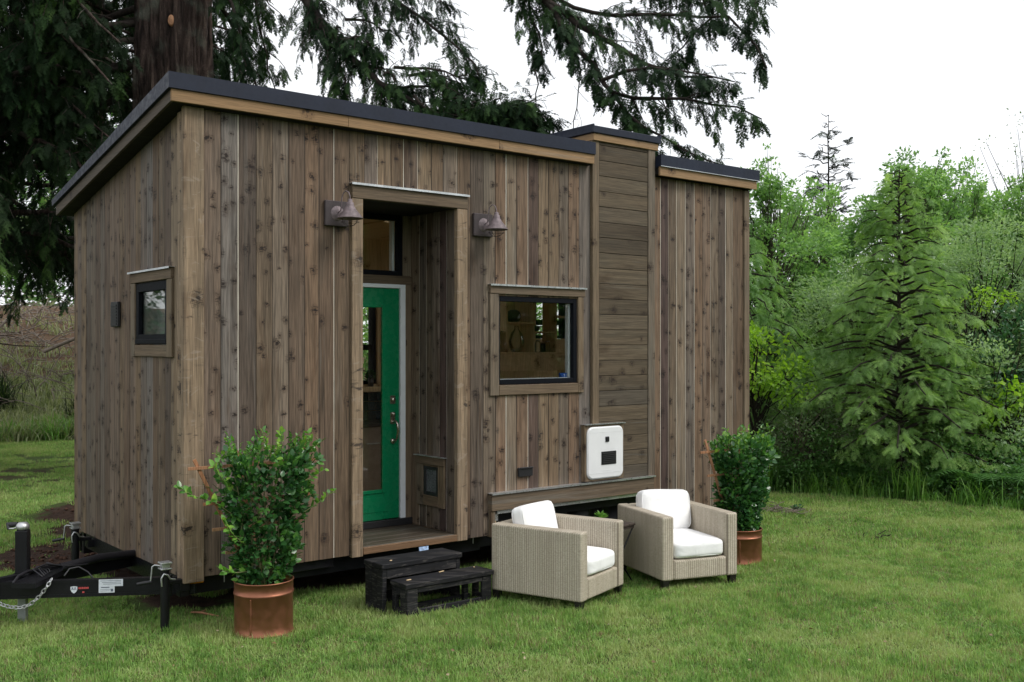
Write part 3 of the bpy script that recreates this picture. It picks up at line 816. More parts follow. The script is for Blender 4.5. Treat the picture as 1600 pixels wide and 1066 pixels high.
mb.add([(u,-.0780,v) for u,v in inner], [tuple(range(n))], .5)
mb.box((3.66,-.0795,.752),(4.06,-.0785,.756)); mb.box((3.66,-.0795,1.118),(4.06,-.0785,1.121))
for sx_ in (3.662,4.058):
    for sz_ in (.735,1.138): mb.cyl((sx_,-.0805,sz_),(sx_,-.078,sz_),.005,None,10)
mb.box((3.80,-.0792,.772),(3.92,-.0784,.775)); mb.box((3.80,-.0792,.962),(3.985,-.0784,.964))
ht = mb.build('heater_hatch', M['white'], house); ht.location = (0,.010,0); tag(ht, 'white rounded water heater hatch with black grille')
mb = MB(); mb.box((3.800,-.0835,.826),(3.985,-.0785,.945),.5,.002)
for i in range(6): mb.box((3.812,-.0900,.838+i*.0165),(3.952,-.0838,.846+i*.0165),.5,.001)
mb.build('grille', M['blackplastic'], ht)
mb = MB(); mb.box((3.850,-.085,1.030),(3.896,-.0785,1.078),.5,.003); mb.box((3.858,-.092,1.036),(3.871,-.0855,1.072),.5,.002); mb.box((3.876,-.092,1.036),(3.889,-.0855,1.072),.5,.002)
mb.build('latch', M['blackplastic'], ht)

# belly board over the wheel opening
mb = MB(); mb.box((2.572,-.052,.527),(4.505,-.0415,.668),.6,.003); mb.box((2.573,-.0410,.530),(4.503,-.0005,.655),.6)
bl = mb.build('belly_board', M['trim_h'], house)
mb = MB(); mb.box((2.566,-.066,.6695),(4.512,.0,.6755)); mb.box((2.566,-.0675,.662),(4.512,-.0655,.676)); mb.box((2.64,-.036,.498),(4.470,.03,.5265)); mb.box((2.62,-.02,.44),(2.66,.03,.497)); mb.build('belly_flashing', M['flash'], bl)
mb = MB(); mb.box((2.573,-.040,.31),(2.618,.02,.5265),.3,.003); mb.build('opening_jamb', M['trim_v'], bl)

# wall lamps: gooseneck barn lights on square back plates
def wall_lamp():
    mb = MB()
    mb.lathe([(0,-.046),(.026,-.046),(.052,-.034),(.056,-.0305)], (0,0,-.005), 24, .5, 'Y')
    mb.tube([(.0,-.04,.0),(.002,-.075,.012),(.004,-.082,.05),(.006,-.085,.10),(.012,-.095,.138),(.020,-.118,.155),(.030,-.142,.142),(.035,-.152,.112),(.036,-.153,.085)], .0042, 8)
    L = mb.build('wall_lamp', M['lampbrown'], house)
    mb = MB(); mb.box((-.10,-.030,-.100),(.095,-.0005,.088),.5,.005); mb.build('back_plate', M['plate'], L)
    mb = MB(); c = (.036,-.153,0)
    mb.lathe([(.0,.092),(.014,.091),(.018,.084),(.018,.070),(.026,.064),(.029,.048),(.031,.038),(.036,.030),(.044,.016),(.093,-.046),(.095,-.053),(.091,-.053),(.043,.012),(.02,.03),(0,.03)], c, 32)
    mb.build('lamp_shade', M['lampbrown'], L)
    mb = MB()
    mb.lathe([(.0,-.032),(.022,-.030),(.024,.0),(.022,.02)], c, 16)
    for a in (20, 110, 200, 290):
        a = radians(a)
        mb.tube([(c[0]+.072*cos(a),c[1]+.072*sin(a),-.045),(c[0]+.070*cos(a),c[1]+.070*sin(a),-.072),(c[0]+.05*cos(a),c[1]+.05*sin(a),-.095),(c[0]+.02*cos(a),c[1]+.02*sin(a),-.106),(c[0],c[1],-.108)], .0022, 5)
    mb.tube([(c[0]+.066*cos(2*pi*i/20),c[1]+.066*sin(2*pi*i/20),-.078) for i in range(21)], .002, 5)
    mb.build('bulb_cage', M['plate'], L)
    return L
L1 = wall_lamp(); L1.location = (1.142, 0, 2.885)
L2 = copy_tree(L1, house); L2.location = (2.505, 0, 2.898)

# ---- trailer under and in front of the house
mb = MB()
mb.box((.03,.10,.19),(2.56,.17,.328)); mb.box((4.6,.10,.19),(HL-.04,.17,.328)); mb.box((2.5602,.20,.19),(4.5998,.27,.328))
mb.box((.03,HW-.17,.12),(HL-.04,HW-.10,.328))
mb.box((.0,.171,.20),(.07,2.2,.317)); mb.box((1.0,.172,.22),(1.06,HW-.18,.3275)); mb.box((2.1,.172,.22),(2.16,HW-.18,.3275)); mb.box((5.0,.172,.22),(5.06,HW-.18,.3275))
mb.box((.04,.035,.3285),(2.58,.30,.3295)); mb.box((.6,.045,.245),(1.15,.0995,.318),.5,.004); mb.box((-.03,.02,.20),(.03,.099,.31),.5,.003)
ch = mb.build('chassis', M['steel_black'], house)
mb = MB(); mb.box((2.63,.035,.42),(4.50,.60,.4945)); mb.box((2.63,.601,.12),(4.50,.62,.4945)); mb.box((4.45,.03,.12),(4.50,.60,.419)); mb.build('wheel_well', M['steel_black'], house)
def wheel(x):
    mb = MB(); R=.345
    mb.lathe([(.19,.0),(.22,-.012),(.30,-.012),(R-.015,.0),(R,.03),(R,.17),(R-.015,.2),(.22,.21),(.19,.2)], (x,.09,.345), 40, .5, 'Y')
    t = mb.build('wheel', M['rubber'], house)
    mb = MB(); mb.lathe([(0,.05),(.05,.04),(.07,.06),(.15,.055),(.175,.01),(.192,.0),(.192,.2)], (x,.09,.345), 32, .5, 'Y'); mb.build('rim', M['steel_black'], t)
wheel(3.20); wheel(3.98)
mb = MB(); mb.box((.052,.045,.272),(.148,.098,.300),.5,.004); mb.build('marker_light', M['amber'], house)
mb = MB()
for (x_, l) in ((.30,.06),(2.46,.05)):
    mb = MB(); mb.cyl((x_,.06,.31),(x_,.06,.31-l),.004,.003,6); mb.build('screw', M['galv'], ch)
mb = MB(); mb.add([(1.86,-.035,.317),(1.95,-.035,.317),(1.94,-.050,.262),(1.925,-.046,.252),(1.865,-.052,.258),(1.86,-.040,.285)], [(0,1,2,3,4,5)], .5); mb.add([(1.86,-.0365,.317),(1.95,-.0365,.317),(1.94,-.0515,.262),(1.925,-.0475,.252),(1.865,-.0535,.258),(1.86,-.0415,.285)], [(5,4,3,2,1,0)], .5)
mb.build('tape_scrap', M['plaidblue'], deck)

ca, sa = -.86, .51
def TB(s_, n_, z_):      # along the near drawbar beam: s = distance from the house, n = towards the camera
    return (ca*s_ - .51*n_, .10 + sa*s_ - .86*n_, z_)
def tbox(mb, s0, s1, n0, n1, z0, z1, rnd=.5):
    k = MB(); k.box((s0,n0,z0),(s1,n1,z1), rnd)
    mb.add([TB(*p) for p in k.v], [f[::-1] for f in k.f], rnd)
mb = MB()
tbox(mb, -.10, 1.60, -.05, 0, .205, .225); tbox(mb, -.10, 1.60, -.05, 0, .302, .320); tbox(mb, -.10, 1.60, -.05, -.004, .2251, .3019)
# far beam and coupler
def seg(mb, p, q, w, z0, z1):
    d = Vector((q[0]-p[0], q[1]-p[1], 0)).normalized(); n_ = Vector((-d.y, d.x, 0))*w/2
    P = [Vector((*p,0))-n_, Vector((*q,0))-n_, Vector((*q,0))+n_, Vector((*p,0))+n_]
    mb.add([(v.x,v.y,z0) for v in P]+[(v.x,v.y,z1) for v in P], [(0,3,2,1),(4,5,6,7),(0,1,5,4),(1,2,6,5),(2,3,7,6),(3,0,4,7)])
seg(mb, (-1.05,.70), (.3,1.19), .05, .235, .345)
seg(mb, (-.9,.5), (-.62,.83), .16, .30, .333)
seg(mb, (-1.9,1.05), (-1.30,.80), .09, .24, .33)
dr = mb.build('drawbar', M['steel_black'], house)
mb = MB(); 
for i in range(5):
    t = i/4
    mb.tube([(-.75+.02*i,.62+.03*i,.335),(-.80+.03*i,.66+.03*i,.385+.01*sin(i*2)),(-.70+.05*i,.72+.02*i,.40-.02*i),(-.55+.04*i,.74+.03*i,.36),(-.40+.03*i,.80+.05*i,.345)], .006, 6)
mb.tube([(-.62,.58,.33),(-.58,.60,.37),(-.52,.60,.375),(-.47,.56,.34),(-.44,.52,.29)], .006, 6)
mb.tube([(-.95,.55,.33),(-.90,.62,.36),(-.82,.70,.37),(-.74,.78,.355)], .010, 6)
mb.tube([(-.60,.75,.355),(-.3,.90,.36),(.1,1.05,.33)], .03, 8)
mb.build('brake_cable', M['bluecable'], dr)
mb = MB(); tbox(mb, .373, .530, .0006, .0016, .2715, .3185); tbox(mb, .427, .530, .0006, .0016, .2285, .2712); mb.build('warning_label', M['paper'], dr)
mb = MB()
for k in range(3): tbox(mb, .385, .52-.01*k, .0018, .0024, .308-.011*k, .3105-.011*k)
tbox(mb, .46, .515, .0018, .0024, .262, .268); tbox(mb, .45, .52, .0018, .0024, .250, .252); tbox(mb, .46, .52, .0018, .0024, .240, .242)
tbox(mb, .437, .452, .0018, .0024, .236, .254)
mb.build('label_print', M['ink'], dr)
# shield emblem with red lettering-like bars beside it
mb = MB(); sh = [(.712,.276),(.690,.279),(.668,.276),(.668,.256),(.676,.240),(.690,.230),(.704,.240),(.712,.256)]
mb.add([TB(u,.0012,v) for u,v in sh], [tuple(range(8))]); 
mb.build('shield_sticker', M['paper'], dr)
mb = MB(); tbox(mb, .672, .708, .0018, .0024, .256, .259); tbox(mb, .694, .704, .0018, .0024, .263, .271); tbox(mb, .676, .686, .0018, .0024, .263, .271); mb.build('sticker_print', M['ink'], dr)
mb = MB()
xx = .660
for k, wd in enumerate((.009,.008,.010,.008,.010,.009)):
    tbox(mb, xx-wd, xx, .0018, .0024, .259, .272); xx -= wd+.0022
tbox(mb, .622, .636, .0018, .0024, .232, .243)
mb.build('red_lettering', M['red'], dr)

# corner jacks
def corner_jack():
    mb = MB(); mb.cyl((0,0,-.01),(0,0,.40),.030,None,16); mb.cyl((0,0,.40),(0,0,.408),.034,None,16)
    mb.box((.03,.0,.30),(.13,.05,.325),.5,.003); mb.box((.045,.02,.215),(.06,.05,.36),.5,.003); mb.box((.10,.0,.24),(.17,.09,.30),.5,.003)
    J = mb.build('corner_jack', M['steel_black'], house)
    mb = MB(); mb.box((-.036,-.036,.409),(.036,.036,.418),.5,.002); mb.box((-.026,-.026,.418),(.026,.026,.446),.5,.003); mb.box((-.037,-.037,.446),(.037,.037,.458),.5,.002)
    mb.tube([(-.028,-.02,.30),(-.034,-.026,.355),(-.02,-.036,.385),(.005,-.034,.375),(.025,-.03,.345),(.06,-.024,.338)], .006, 6)
    mb.build('jack_head', M['galv'], J)
    mb = MB(); r = (-.78,.6256)
    p = lambda l, z: (r[0]*l, r[1]*l, z)
    mb.tube([p(.02,.43), p(.07,.435), p(.085,.425), p(.088,.40), p(.095,.33)], .0055, 6)
    cr = mb.build('crank', M['galv'], J)
    mb = MB(); mb.tube([p(.088,.325), p(.13,.318), p(.185,.308)], [.010,.013,.011], 8); mb.build('grip', M['blackplastic'], J)
    return J
J1 = corner_jack(); J1.location = (-.14, .0, 0)
J2 = copy_tree(J1, house); J2.location = (-.15, 1.98, 0)
# tongue jack
mb = MB(); mb.box((-.04,-.04,.26),(.04,.04,.635),.5,.004); mb.box((-.055,-.055,.325),(.055,.055,.345),.5,.003); mb.box((-.03,-.03,.635),(.03,.03,.66),.5,.003)
TJ = mb.build('tongue_jack', M['steel_black'], house); TJ.location = (-.83,.80,0); TJ.rotation_euler = (0,0,radians(-30))
mb = MB(); mb.box((-.027,-.027,-.02),(.027,.027,.2595),.5,.003); mb.box((-.05,-.05,-.01),(.05,.05,.004)); mb.build('jack_foot', M['postgrey'], TJ)
mb = MB(); mb.lathe([(0,.055),(.028,.052),(.042,.035),(.044,.012),(.034,0),(0,0)], (0,0,.636), 20); mb.tube([(-.03,.0,.66),(-.06,.01,.645),(-.10,.03,.642)], .006, 6); mb.build('jack_head', M['galv'], TJ)
mb = MB(); mb.tube([(-.095,.05,.665),(-.04,.03,.672)], [.020,.014], 10); mb.tube([(-.10,.03,.640),(-.115,.06,.675)], .012, 8); mb.build('grip', M['blackplastic'], TJ)
mb = MB(); mb.box((-.0412,-.03,.53),(-.0402,-.012,.61)); mb.build('jack_label', M['paper'], TJ)
# safety chain: separate links along a sagging line
pts = [TB(.828,.012,.337), TB(.845,.03,.30), TB(.90,.035,.225), TB(.96,.03,.172), TB(1.02,.03,.152), TB(1.10,.03,.162), TB(1.18,.025,.195), TB(1.26,.02,.24)]
def resample(pts, step):
    P = [Vector(p) for p in pts]; out = [P[0]]; acc = 0
    for a, b in zip(P[:-1], P[1:]):
        L = (b-a).length; t = step-acc
        while t < L: out.append(a.lerp(b, t/L)); t += step
        acc = L-(t-step)
    return out
mb = MB(); Q = resample(pts, .027)
for i in range(len(Q)-1):
    c_ = (Q[i]+Q[i+1])/2; d = (Q[i+1]-Q[i]).normalized(); s_ = d.cross(Vector((-.51,-.86,0))).normalized(); o_ = d.cross(s_)
    w_ = s_ if i % 2 else (o_*.8+s_*.5).normalized()
    ring = [c_ + d*(.0185*cos(a)) + w_*(.0105*sin(a)) for a in [2*pi*k/12 for k in range(13)]]
    mb.tube(ring, .0038, 6, caps=False)
mb.build('safety_chain', M['galv'], dr)
# ------------------------------------------------------------------ furniture and other things near the house
def cushion(w, d, h, n=16, seed=1, p=7.0, puff=.16):
    """soft rectangular cushion centred on x,y; z from 0 to h"""
    r = random.Random(seed); ph = [r.uniform(0,6.28) for _ in range(6)]
    V = []; F = []; idx = {}
    def put(i,j,k):
        key = (i,j,k)
        if key in idx: return idx[key]
        x, y, z = (2*i/n-1, 2*j/n-1, 2*k/n-1)
        # cube -> superellipsoid
        m = (abs(x)**p+abs(y)**p+abs(z)**p)**(1/p); s = max(abs(x),abs(y),abs(z))/m
        X, Y, Z = x*s, y*s, z*s
        e = max(abs(X),abs(Y))
        th = 1-puff*e**7+.05*(1-X*X)*(1-Y*Y)
        wr = .020*sin(3*X+ph[0])*cos(2.5*Y+ph[1]) + .010*sin(5*X+4*Y+ph[2])
        edge = 1+.010*sin(3*(X+Y)+ph[5])
        idx[key] = len(V); V.append((X*w/2*edge, Y*d/2*edge, h/2+Z*h/2*th*(1)+wr*h*.6)); return idx[key]
    for a in range(n):
        for b in range(n):
            for face in range(6):
                if face==0: q=[(a,b,0),(a,b+1,0),(a+1,b+1,0),(a+1,b,0)]
                elif face==1: q=[(a,b,n),(a+1,b,n),(a+1,b+1,n),(a,b+1,n)]
                elif face==2: q=[(a,0,b),(a+1,0,b),(a+1,0,b+1),(a,0,b+1)]
                elif face==3: q=[(a,n,b),(a,n,b+1),(a+1,n,b+1),(a+1,n,b)]
                elif face==4: q=[(0,a,b),(0,a,b+1),(0,a+1,b+1),(0,a+1,b)]
                else: q=[(n,a,b),(n,a+1,b),(n,a+1,b+1),(n,a,b+1)]
                F.append(tuple(put(*t) for t in q))
    mb = MB(); mb.add(V, F, .5, True); return mb

def piping(w, d, h, f=.985, p=7.0):
    mb = MB()
    for zf in (.80, -.80):
        q = (1-abs(zf)**p)**(1/p); pts = []
        for i in range(49):
            a = 2*pi*i/48; cx, sx = cos(a), sin(a); m = (abs(cx)**p+abs(sx)**p)**(-1/p)
            pts.append((w/2*cx*m*q*1.004, d/2*sx*m*q*1.004, h/2+h/2*zf*.80))
        mb.tube(pts, .0034, 5, caps=False)
    return mb
def armchair(label):
    W, D, zb, zt, t = .677, .769, .076, .572, .098
    t_ = empty('armchair', (0,0,0), 0, label, 'armchair', 'woven armchairs in front of the house')
    mb = MB()
    mb.box((-W/2,-D/2,zb),(-W/2+t,D/2,zt),.3); mb.box((W/2-t,-D/2,zb),(W/2,D/2,zt),.6)
    mb.box((-W/2+t+.0005,D/2-t,zb),(W/2-t-.0005,D/2-.002,zt-.002),.5); mb.box((-W/2+t+.0005,-D/2+.003,zb+.001),(W/2-t-.0005,D/2-t-.0005,.232),.5)
    b = mb.build('body', M['wicker'], t_)
    bv = b.modifiers.new('round', 'BEVEL'); bv.width = .016; bv.segments = 3; bv.limit_method = 'ANGLE'
    for sx in (-1,1):
        for sy in (-1,1):
            mb = MB(); cx, cy = sx*(W/2-.035), sy*(D/2-.035)
            mb.add([(cx-.02,cy-.02,-.01),(cx+.02,cy-.02,-.01),(cx+.02,cy+.02,-.01),(cx-.02,cy+.02,-.01),(cx-.028,cy-.028,zb),(cx+.028,cy-.028,zb),(cx+.028,cy+.028,zb),(cx-.028,cy+.028,zb)],
                   [(0,3,2,1),(4,5,6,7),(0,1,5,4),(1,2,6,5),(2,3,7,6),(3,0,4,7)])
            mb.build('leg', M['legblack'], t_)
    c = cushion(W-2*t-.004, .655, .150, seed=3).build('seat_cushion', M['fabric'], t_); c.location = (0, -.062, .226)
    piping(W-2*t-.004, .655, .150).build('piping', M['fabric'], c)
    c = cushion(W-2*t-.01, .335, .15, seed=5, puff=.34).build('back_cushion', M['fabric'], t_)
    piping(W-2*t-.01, .335, .15).build('piping', M['fabric'], c)
    c.location = (0, .155, .385+.172); c.rotation_euler = (radians(76), 0, 0)
    c.location = (0, .268, .508)
    return t_
def place(t, fx, fy, a, W=.677, D=.769):
    ux, uy = cos(a), sin(a)
    t.location = (fx+ux*W/2-uy*D/2, fy+uy*W/2+ux*D/2, 0); t.rotation_euler = (0,0,a)
A = armchair('beige woven armchair with white cushions, next to the black steps')
place(A, 2.312, -1.426, .329)
B = copy_tree(A); B['label'] = 'beige woven armchair with white cushions, beside the far copper planter'
place(B, 3.253, -1.329, -.300)
for ch in B.children:
    if ch.name.startswith('back_cushion'): ch.rotation_euler = (radians(79), radians(2.5), radians(2)); ch.location = (-.01,.258,.516)

# black wooden steps
st = empty('step_stool', (1.6,-.52,0), 0, 'black weathered wooden double step below the entry', 'steps')
o3 = (1.6,-.52,0); rs = random.Random(3)
def sbox(mb, lo, hi): mb.box(tuple(a-b for a,b in zip(lo,o3)), tuple(a-b for a,b in zip(hi,o3)), rs.random(), .004)
mb = MB(); sbox(mb,(1.212,-.545,.312),(1.912,-.413,.348)); sbox(mb,(1.214,-.410,.311),(1.910,-.285,.346)); mb.build('upper_tread', M['black_wood'], st)
mb = MB(); sbox(mb,(1.272,-.762,.202),(2.045,-.662,.237)); sbox(mb,(1.274,-.659,.201),(2.042,-.548,.235)); mb.build('lower_tread', M['black_wood'], st)
mb = MB()
for x0 in (1.222, 1.865):
    sbox(mb,(x0,-.533,-.02),(x0+.035,-.455,.311)); sbox(mb,(x0+.004,-.453,-.02),(x0+.033,-.372,.311)); sbox(mb,(x0,-.370,-.02),(x0+.035,-.292,.311))
sbox(mb,(1.258,-.532,.238),(1.864,-.512,.310)); sbox(mb,(1.258,-.312,-.02),(1.864,-.294,.31))
mb.build('upper_frame', M['black_wood'], st)
mb = MB()
for x0, x1 in ((1.288,1.378),(1.945,2.030)):
    sbox(mb,(x0,-.750,-.02),(x1,-.722,.200))
for x0 in (1.289, 1.996):
    sbox(mb,(x0,-.7205,-.02),(x0+.032,-.655,.2)); sbox(mb,(x0,-.60,-.02),(x0+.032,-.548,.2)); sbox(mb,(x0+.002,-.6545,-.015),(x0+.030,-.6005,.05))
    sbox(mb,(x0+.002,-.6545,.14),(x0+.030,-.6005,.2))
sbox(mb,(1.3785,-.748,.162),(1.9445,-.726,.2)); sbox(mb,(1.3785,-.747,-.01),(1.9445,-.727,.048)); sbox(mb,(1.3785,-.60,-.01),(1.9445,-.58,.05)); sbox(mb, (1.86,-.64,-.01),(1.90,-.60,.2))
mb.build('lower_frame', M['black_wood'], st)
# small wood chips lying on the steps
for i,(x_,y_,z_,a_,l_) in enumerate(((1.70,-.575,.2385,.3,.05),(1.36,-.66,.2395,.15,.04),(1.33,-.47,.350,.5,.02),(1.98,-.60,.2385,1.2,.018))):
    mb = MB(); mb.box((-l_/2,-.006,0),(l_/2,.006,.004),.5,.001)
    o = mb.build('wood_chip', M['pine']); o.location=(x_,y_,z_); o.rotation_euler=(0,0,a_)
    tag(o, ['pale wood chip lying in the middle of the lower black step','pale wood chip at the left end of the lower black step','small wood chip on the upper black step','tiny white wood chip at the right end of the lower step'][i], 'wood chip', 'wood chips on the steps')

# folding side table with a succulent and a cup
tb = empty('side_table', (3.085,-.81,0), radians(8), 'small dark folding side table between the two armchairs', 'side table')
mb = MB()
for i in range(5): mb.box((-.20+.0805*i,-.20,.462),(-.123+.0805*i,.20,.480),.2*i,.003)
mb.build('tabletop', M['table_wood'], tb)
mb = MB(); mb.box((-.19,-.19,.440),(.19,-.17,.4615),.5); mb.box((-.19,.17,.440),(.19,.19,.4615),.5); build_each(mb, 'apron', M['table_wood'], tb)
for s in (-1,1):
    for yy in (-.18,.18):
        mb = MB(); mb.tube([(-.19*s,yy,.45),(.0,yy+.012*s,.23),(.20*s,yy,-.01)], .007, 6); mb.build('leg', M['steel_black'], tb)
pl = empty('succulent_pot', (3.05,-.85,.4805), 0, 'small green succulent in a dark pot on the side table', 'potted plant')
mb = MB(); mb.lathe([(0,.0),(.035,.0),(.048,.04),(.048,.045),(.043,.045),(.041,.035),(0,.035)], (0,0,0), 24); mb.build('pot', M['ceramic'], pl)
vb = VB(); rr = np.random.default_rng(5); n = 34
az = rr.uniform(0,2*pi,n); el = rr.uniform(.35,1.3,n)
d = np.stack([np.cos(az)*np.cos(el),np.sin(az)*np.cos(el),np.sin(el)],1)
vb.inst(LEAF_V*np.array([.5,1,1]), LEAF_F, np.tile([[0,0,.038]],(n,1))+d*.006, frames(d, np.tile([[0,0,1.]],(n,1))+d*.01), rr.uniform(.05,.075,n), rr.uniform(.2,1,n))
vb.build('leaves', M['succulent'], pl)
o = MB().lathe([(0,0),(.026,0),(.034,.05),(.031,.05),(.024,.006),(0,.006)], (0,0,0), 20).build('cup', M['white']); o.location=(2.955,-.77,.4805)
tag(o, 'small white cup on the side table, beside the succulent', 'cup')

# copper planters with fan-trained shrubs
def planter(label, loc, h, hw0, hw1, ztop, seed, nleaf, slats, bars, sprigs, cx=0.0):
    P = empty('potted_shrub', loc, 0, label, 'potted shrub', 'copper planters with trained shrubs')
    r = .19
    mb = MB()
    mb.lathe([(0,0),(r-.004,0),(r,.004),(r+.005,.010),(r+.005,.018),(r,.024),(r,.07),(r+.0005,h*.74),(r+.005,h*.755),(r+.006,h*.775),(r+.004,h*.79),(r+.001,h*.80),(r+.001,h-.010),(r+.005,h-.008),(r+.007,h-.002),(r+.003,h+.002),(r-.004,h),(r-.006,h-.01),(r-.007,h-.05),(0,h-.05)], (0,0,0), 64)
    mb.box((-r*.78-.006,-r*.64-.004,.03),(-r*.78+.006,-r*.64+.006,h*.73),.5,.002)
    mb.build('pot', M['copper'], P)
    mb = MB(); mb.lathe([(r-.008,h-.045),(r*.6,h-.035),(0,h-.03)], (0,0,0), 32); mb.build('soil', M['soil'], P)
    g = np.random.default_rng(seed); rp = random.Random(seed)
    # trellis
    mb = MB()
    for (x0,z0,x1,z1) in slats:
        dx, dz = x1-x0, z1-z0; L = sqrt(dx*dx+dz*dz); nx, nz = dz/L*.011, -dx/L*.011
        mb.prism([(x0-nx,z0-nz),(x0+nx,z0+nz),(x1+nx,z1+nz),(x1-nx,z1-nz)], 1, .045, .055, rp.random())
    tr = mb.build('trellis', M['slat'], P)
    mb = MB()
    for (x0,x1,z) in bars: mb.box((x0,.034,z-.010),(x1,.0445,z+.010), rp.random(), .001)
    mb.build('cross_slat', M['slat'], tr)
    # stems
    mb = MB()
    for i in range(12):
        fx = -1+2*(i+.5)/12
        pts = [(fx*.07, rp.uniform(-.05,.05), h-.04)]
        for k in range(1,7):
            t = k/6; pts.append((cx*t+fx*(hw0+(hw1-hw0)*t)*.85+rp.uniform(-.02,.02), rp.uniform(-.05,.05), h+(ztop-h)*t*.97))
        mb.tube(pts, [.008-.001*k for k in range(7)], 5)
    sp_leaf = []
    for sp in sprigs:
        mb.tube(sp, [.0035]*(len(sp)-1)+[.0015], 5)
        for k in range(len(sp)-1):
            a = np.array(sp[k]); b = np.array(sp[k+1])
            m_ = max(3, int(np.linalg.norm(b-a)/.022))
            for q in range(m_):
                f = (k+(q+.5)/m_)/(len(sp)-1)
                if f < .35 and rp.random() < .55: continue
                sp_leaf.append((a+(b-a)*(q+.5)/m_, b-a))
    mb.build('stems', M['stem'], P)
    # leaves: dense skin around a fan-shaped body, ragged outline
    n = nleaf
    t = g.random(n)**.95
    z = h-.02+(ztop-h)*t
    hw = hw0+(hw1-hw0)*t**.8
    th = g.uniform(0,2*pi,n); rad = g.uniform(.25,1,n)**.45
    ux = np.sign(np.cos(th))*np.abs(np.cos(th))**.75*rad; uy = np.sign(np.sin(th))*np.abs(np.sin(th))**.9*rad
    lump = 1+.13*np.sin(z*17+ux*4+seed)+.10*np.sin(z*31-ux*9)+g.normal(0,.09,n)
    tk = .12+.035*t
    x = cx*t + ux*hw*lump; y = uy*tk*lump
    z = z + .035*np.sin(x*23+seed)*t + g.normal(0,.012,n)
    pos = np.stack([x,y,z],1)
    out = np.stack([ux*1.0, uy*1.6, .55+.6*(t>.88)], 1)
    dirn = unit(unit(out) + g.normal(0,.55,(n,3)) + np.array([0,0,.15]))
    nor = unit(np.stack([ux*.3, uy*.9-.1, np.full(n,.9)],1)+g.normal(0,.4,(n,3)))
    size = g.uniform(.030,.062,n)
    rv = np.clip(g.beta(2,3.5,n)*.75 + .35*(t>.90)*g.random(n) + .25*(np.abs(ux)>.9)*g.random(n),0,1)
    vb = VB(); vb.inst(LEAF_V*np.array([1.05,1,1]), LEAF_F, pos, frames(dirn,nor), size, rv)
    # upright tips on top
    m_ = 60
    for i in range(m_):
        xx = g.uniform(-hw1,hw1)*.95; b0 = np.array([cx+xx, g.uniform(-.08,.08), ztop-.03+.035*sin(xx*23+seed)])
        ax = unit(np.array([xx*.7, g.normal(0,.3), 1.])); L = g.uniform(.03,.14)
        k = 7; f = np.linspace(0,1,k); pp = b0+ax*(f*L)[:,None]
        dd = unit(ax*.9+g.normal(0,.6,(k,3)))
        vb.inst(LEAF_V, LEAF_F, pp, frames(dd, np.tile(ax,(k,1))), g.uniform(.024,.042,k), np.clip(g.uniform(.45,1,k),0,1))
    if sp_leaf:
        pp = np.array([q[0] for q in sp_leaf]); ax = unit(np.array([q[1] for q in sp_leaf])); k = len(pp)
        for rep in range(2):
            dd = unit(ax*.6+g.normal(0,.6,(k,3))+np.array([0,0,.2])); vb.inst(LEAF_V*np.array([1.1,1,1]), LEAF_F, pp, frames(dd, unit(g.normal(0,.4,(k,3))+np.array([0,-.3,1]))), g.uniform(.038,.060,k), g.uniform(.5,1,k))
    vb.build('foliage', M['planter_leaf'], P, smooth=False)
    return P
P1 = planter('copper planter with a glossy green fan-trained shrub, by the near corner of the house', (.355,-.452,0), .355, .145, .335, 1.205, 21, 3500,
    [(-.03,.30,-.455,1.17),(.02,.30,-.17,1.21),(.12,.30,.33,1.245)],
    [(-.50,.40,1.115),(-.40,.36,.88),(-.34,.30,.71),(-.25,.24,.55)],
    [[(-.20,-.05,.78),(-.36,-.07,.90),(-.50,-.06,.955),(-.60,-.05,1.02)], [(-.15,-.1,.44),(-.28,-.14,.455),(-.37,-.15,.49)], [(.25,-.08,.78),(.36,-.12,.85),(.44,-.14,.92)],
     [(-.22,.0,1.0),(-.30,.0,1.12),(-.33,.0,1.22)], [(.26,.0,1.1),(.34,-.02,1.2),(.42,-.04,1.25)], [(-.15,-.06,.60),(-.27,-.10,.70),(-.33,-.12,.80)], [(-.20,-.03,.95),(-.30,-.05,1.02),(-.37,-.05,1.14)], [(.22,-.06,.95),(.33,-.08,1.02),(.41,-.09,1.06)], [(.1,-.02,1.2),(.12,-.03,1.27),(.11,-.03,1.33)], [(.30,.0,1.12),(.33,-.02,1.25),(.31,-.03,1.31)]], .03)
P2 = planter('copper planter with a dense trained shrub, beside an armchair at the far end', (4.60,-.985,0), .30, .15, .315, 1.06, 33, 5000,
    [(-.05,.25,-.40,1.09),(.0,.25,.06,1.10),(.10,.25,.42,1.05)],
    [(-.47,.36,.985),(-.38,.32,.78),(-.30,.40,.56),(-.2,.3,.45)],
    [[(.25,-.02,.95),(.32,-.02,1.03),(.36,-.02,1.08)], [(-.2,-.02,1.0),(-.24,-.02,1.08),(-.25,-.03,1.12)]], .05)

# things seen inside the house
hu = empty('shelf_unit', (4.22,1.5,.40), 0, 'open pine shelf unit seen through the kitchen window', 'shelf')
def hb_(mb, lo, hi, r=.5): mb.box((lo[0]-4.22,lo[1]-1.5,lo[2]-.40),(hi[0]-4.22,hi[1]-1.5,hi[2]-.40), r, .002)
mb = MB()
for x_ in (3.60,3.955,4.315,4.625,5.05): hb_(mb,(x_,1.5,1.83),(x_+.022,1.72,2.62), .1+x_%1*.8)
hb_(mb,(3.60,1.5,1.805),(5.072,1.74,1.8295),.4)
mb.build('side_panel', M['pine'], hu)
mb = MB(); hb_(mb,(3.98,1.502,2.125),(4.314,1.72,2.143),.3); hb_(mb,(4.338,1.502,2.030),(4.624,1.72,2.048),.6); hb_(mb,(3.623,1.502,2.035),(3.954,1.72,2.053),.8); hb_(mb,(4.648,1.502,2.2),(5.049,1.72,2.218),.8)
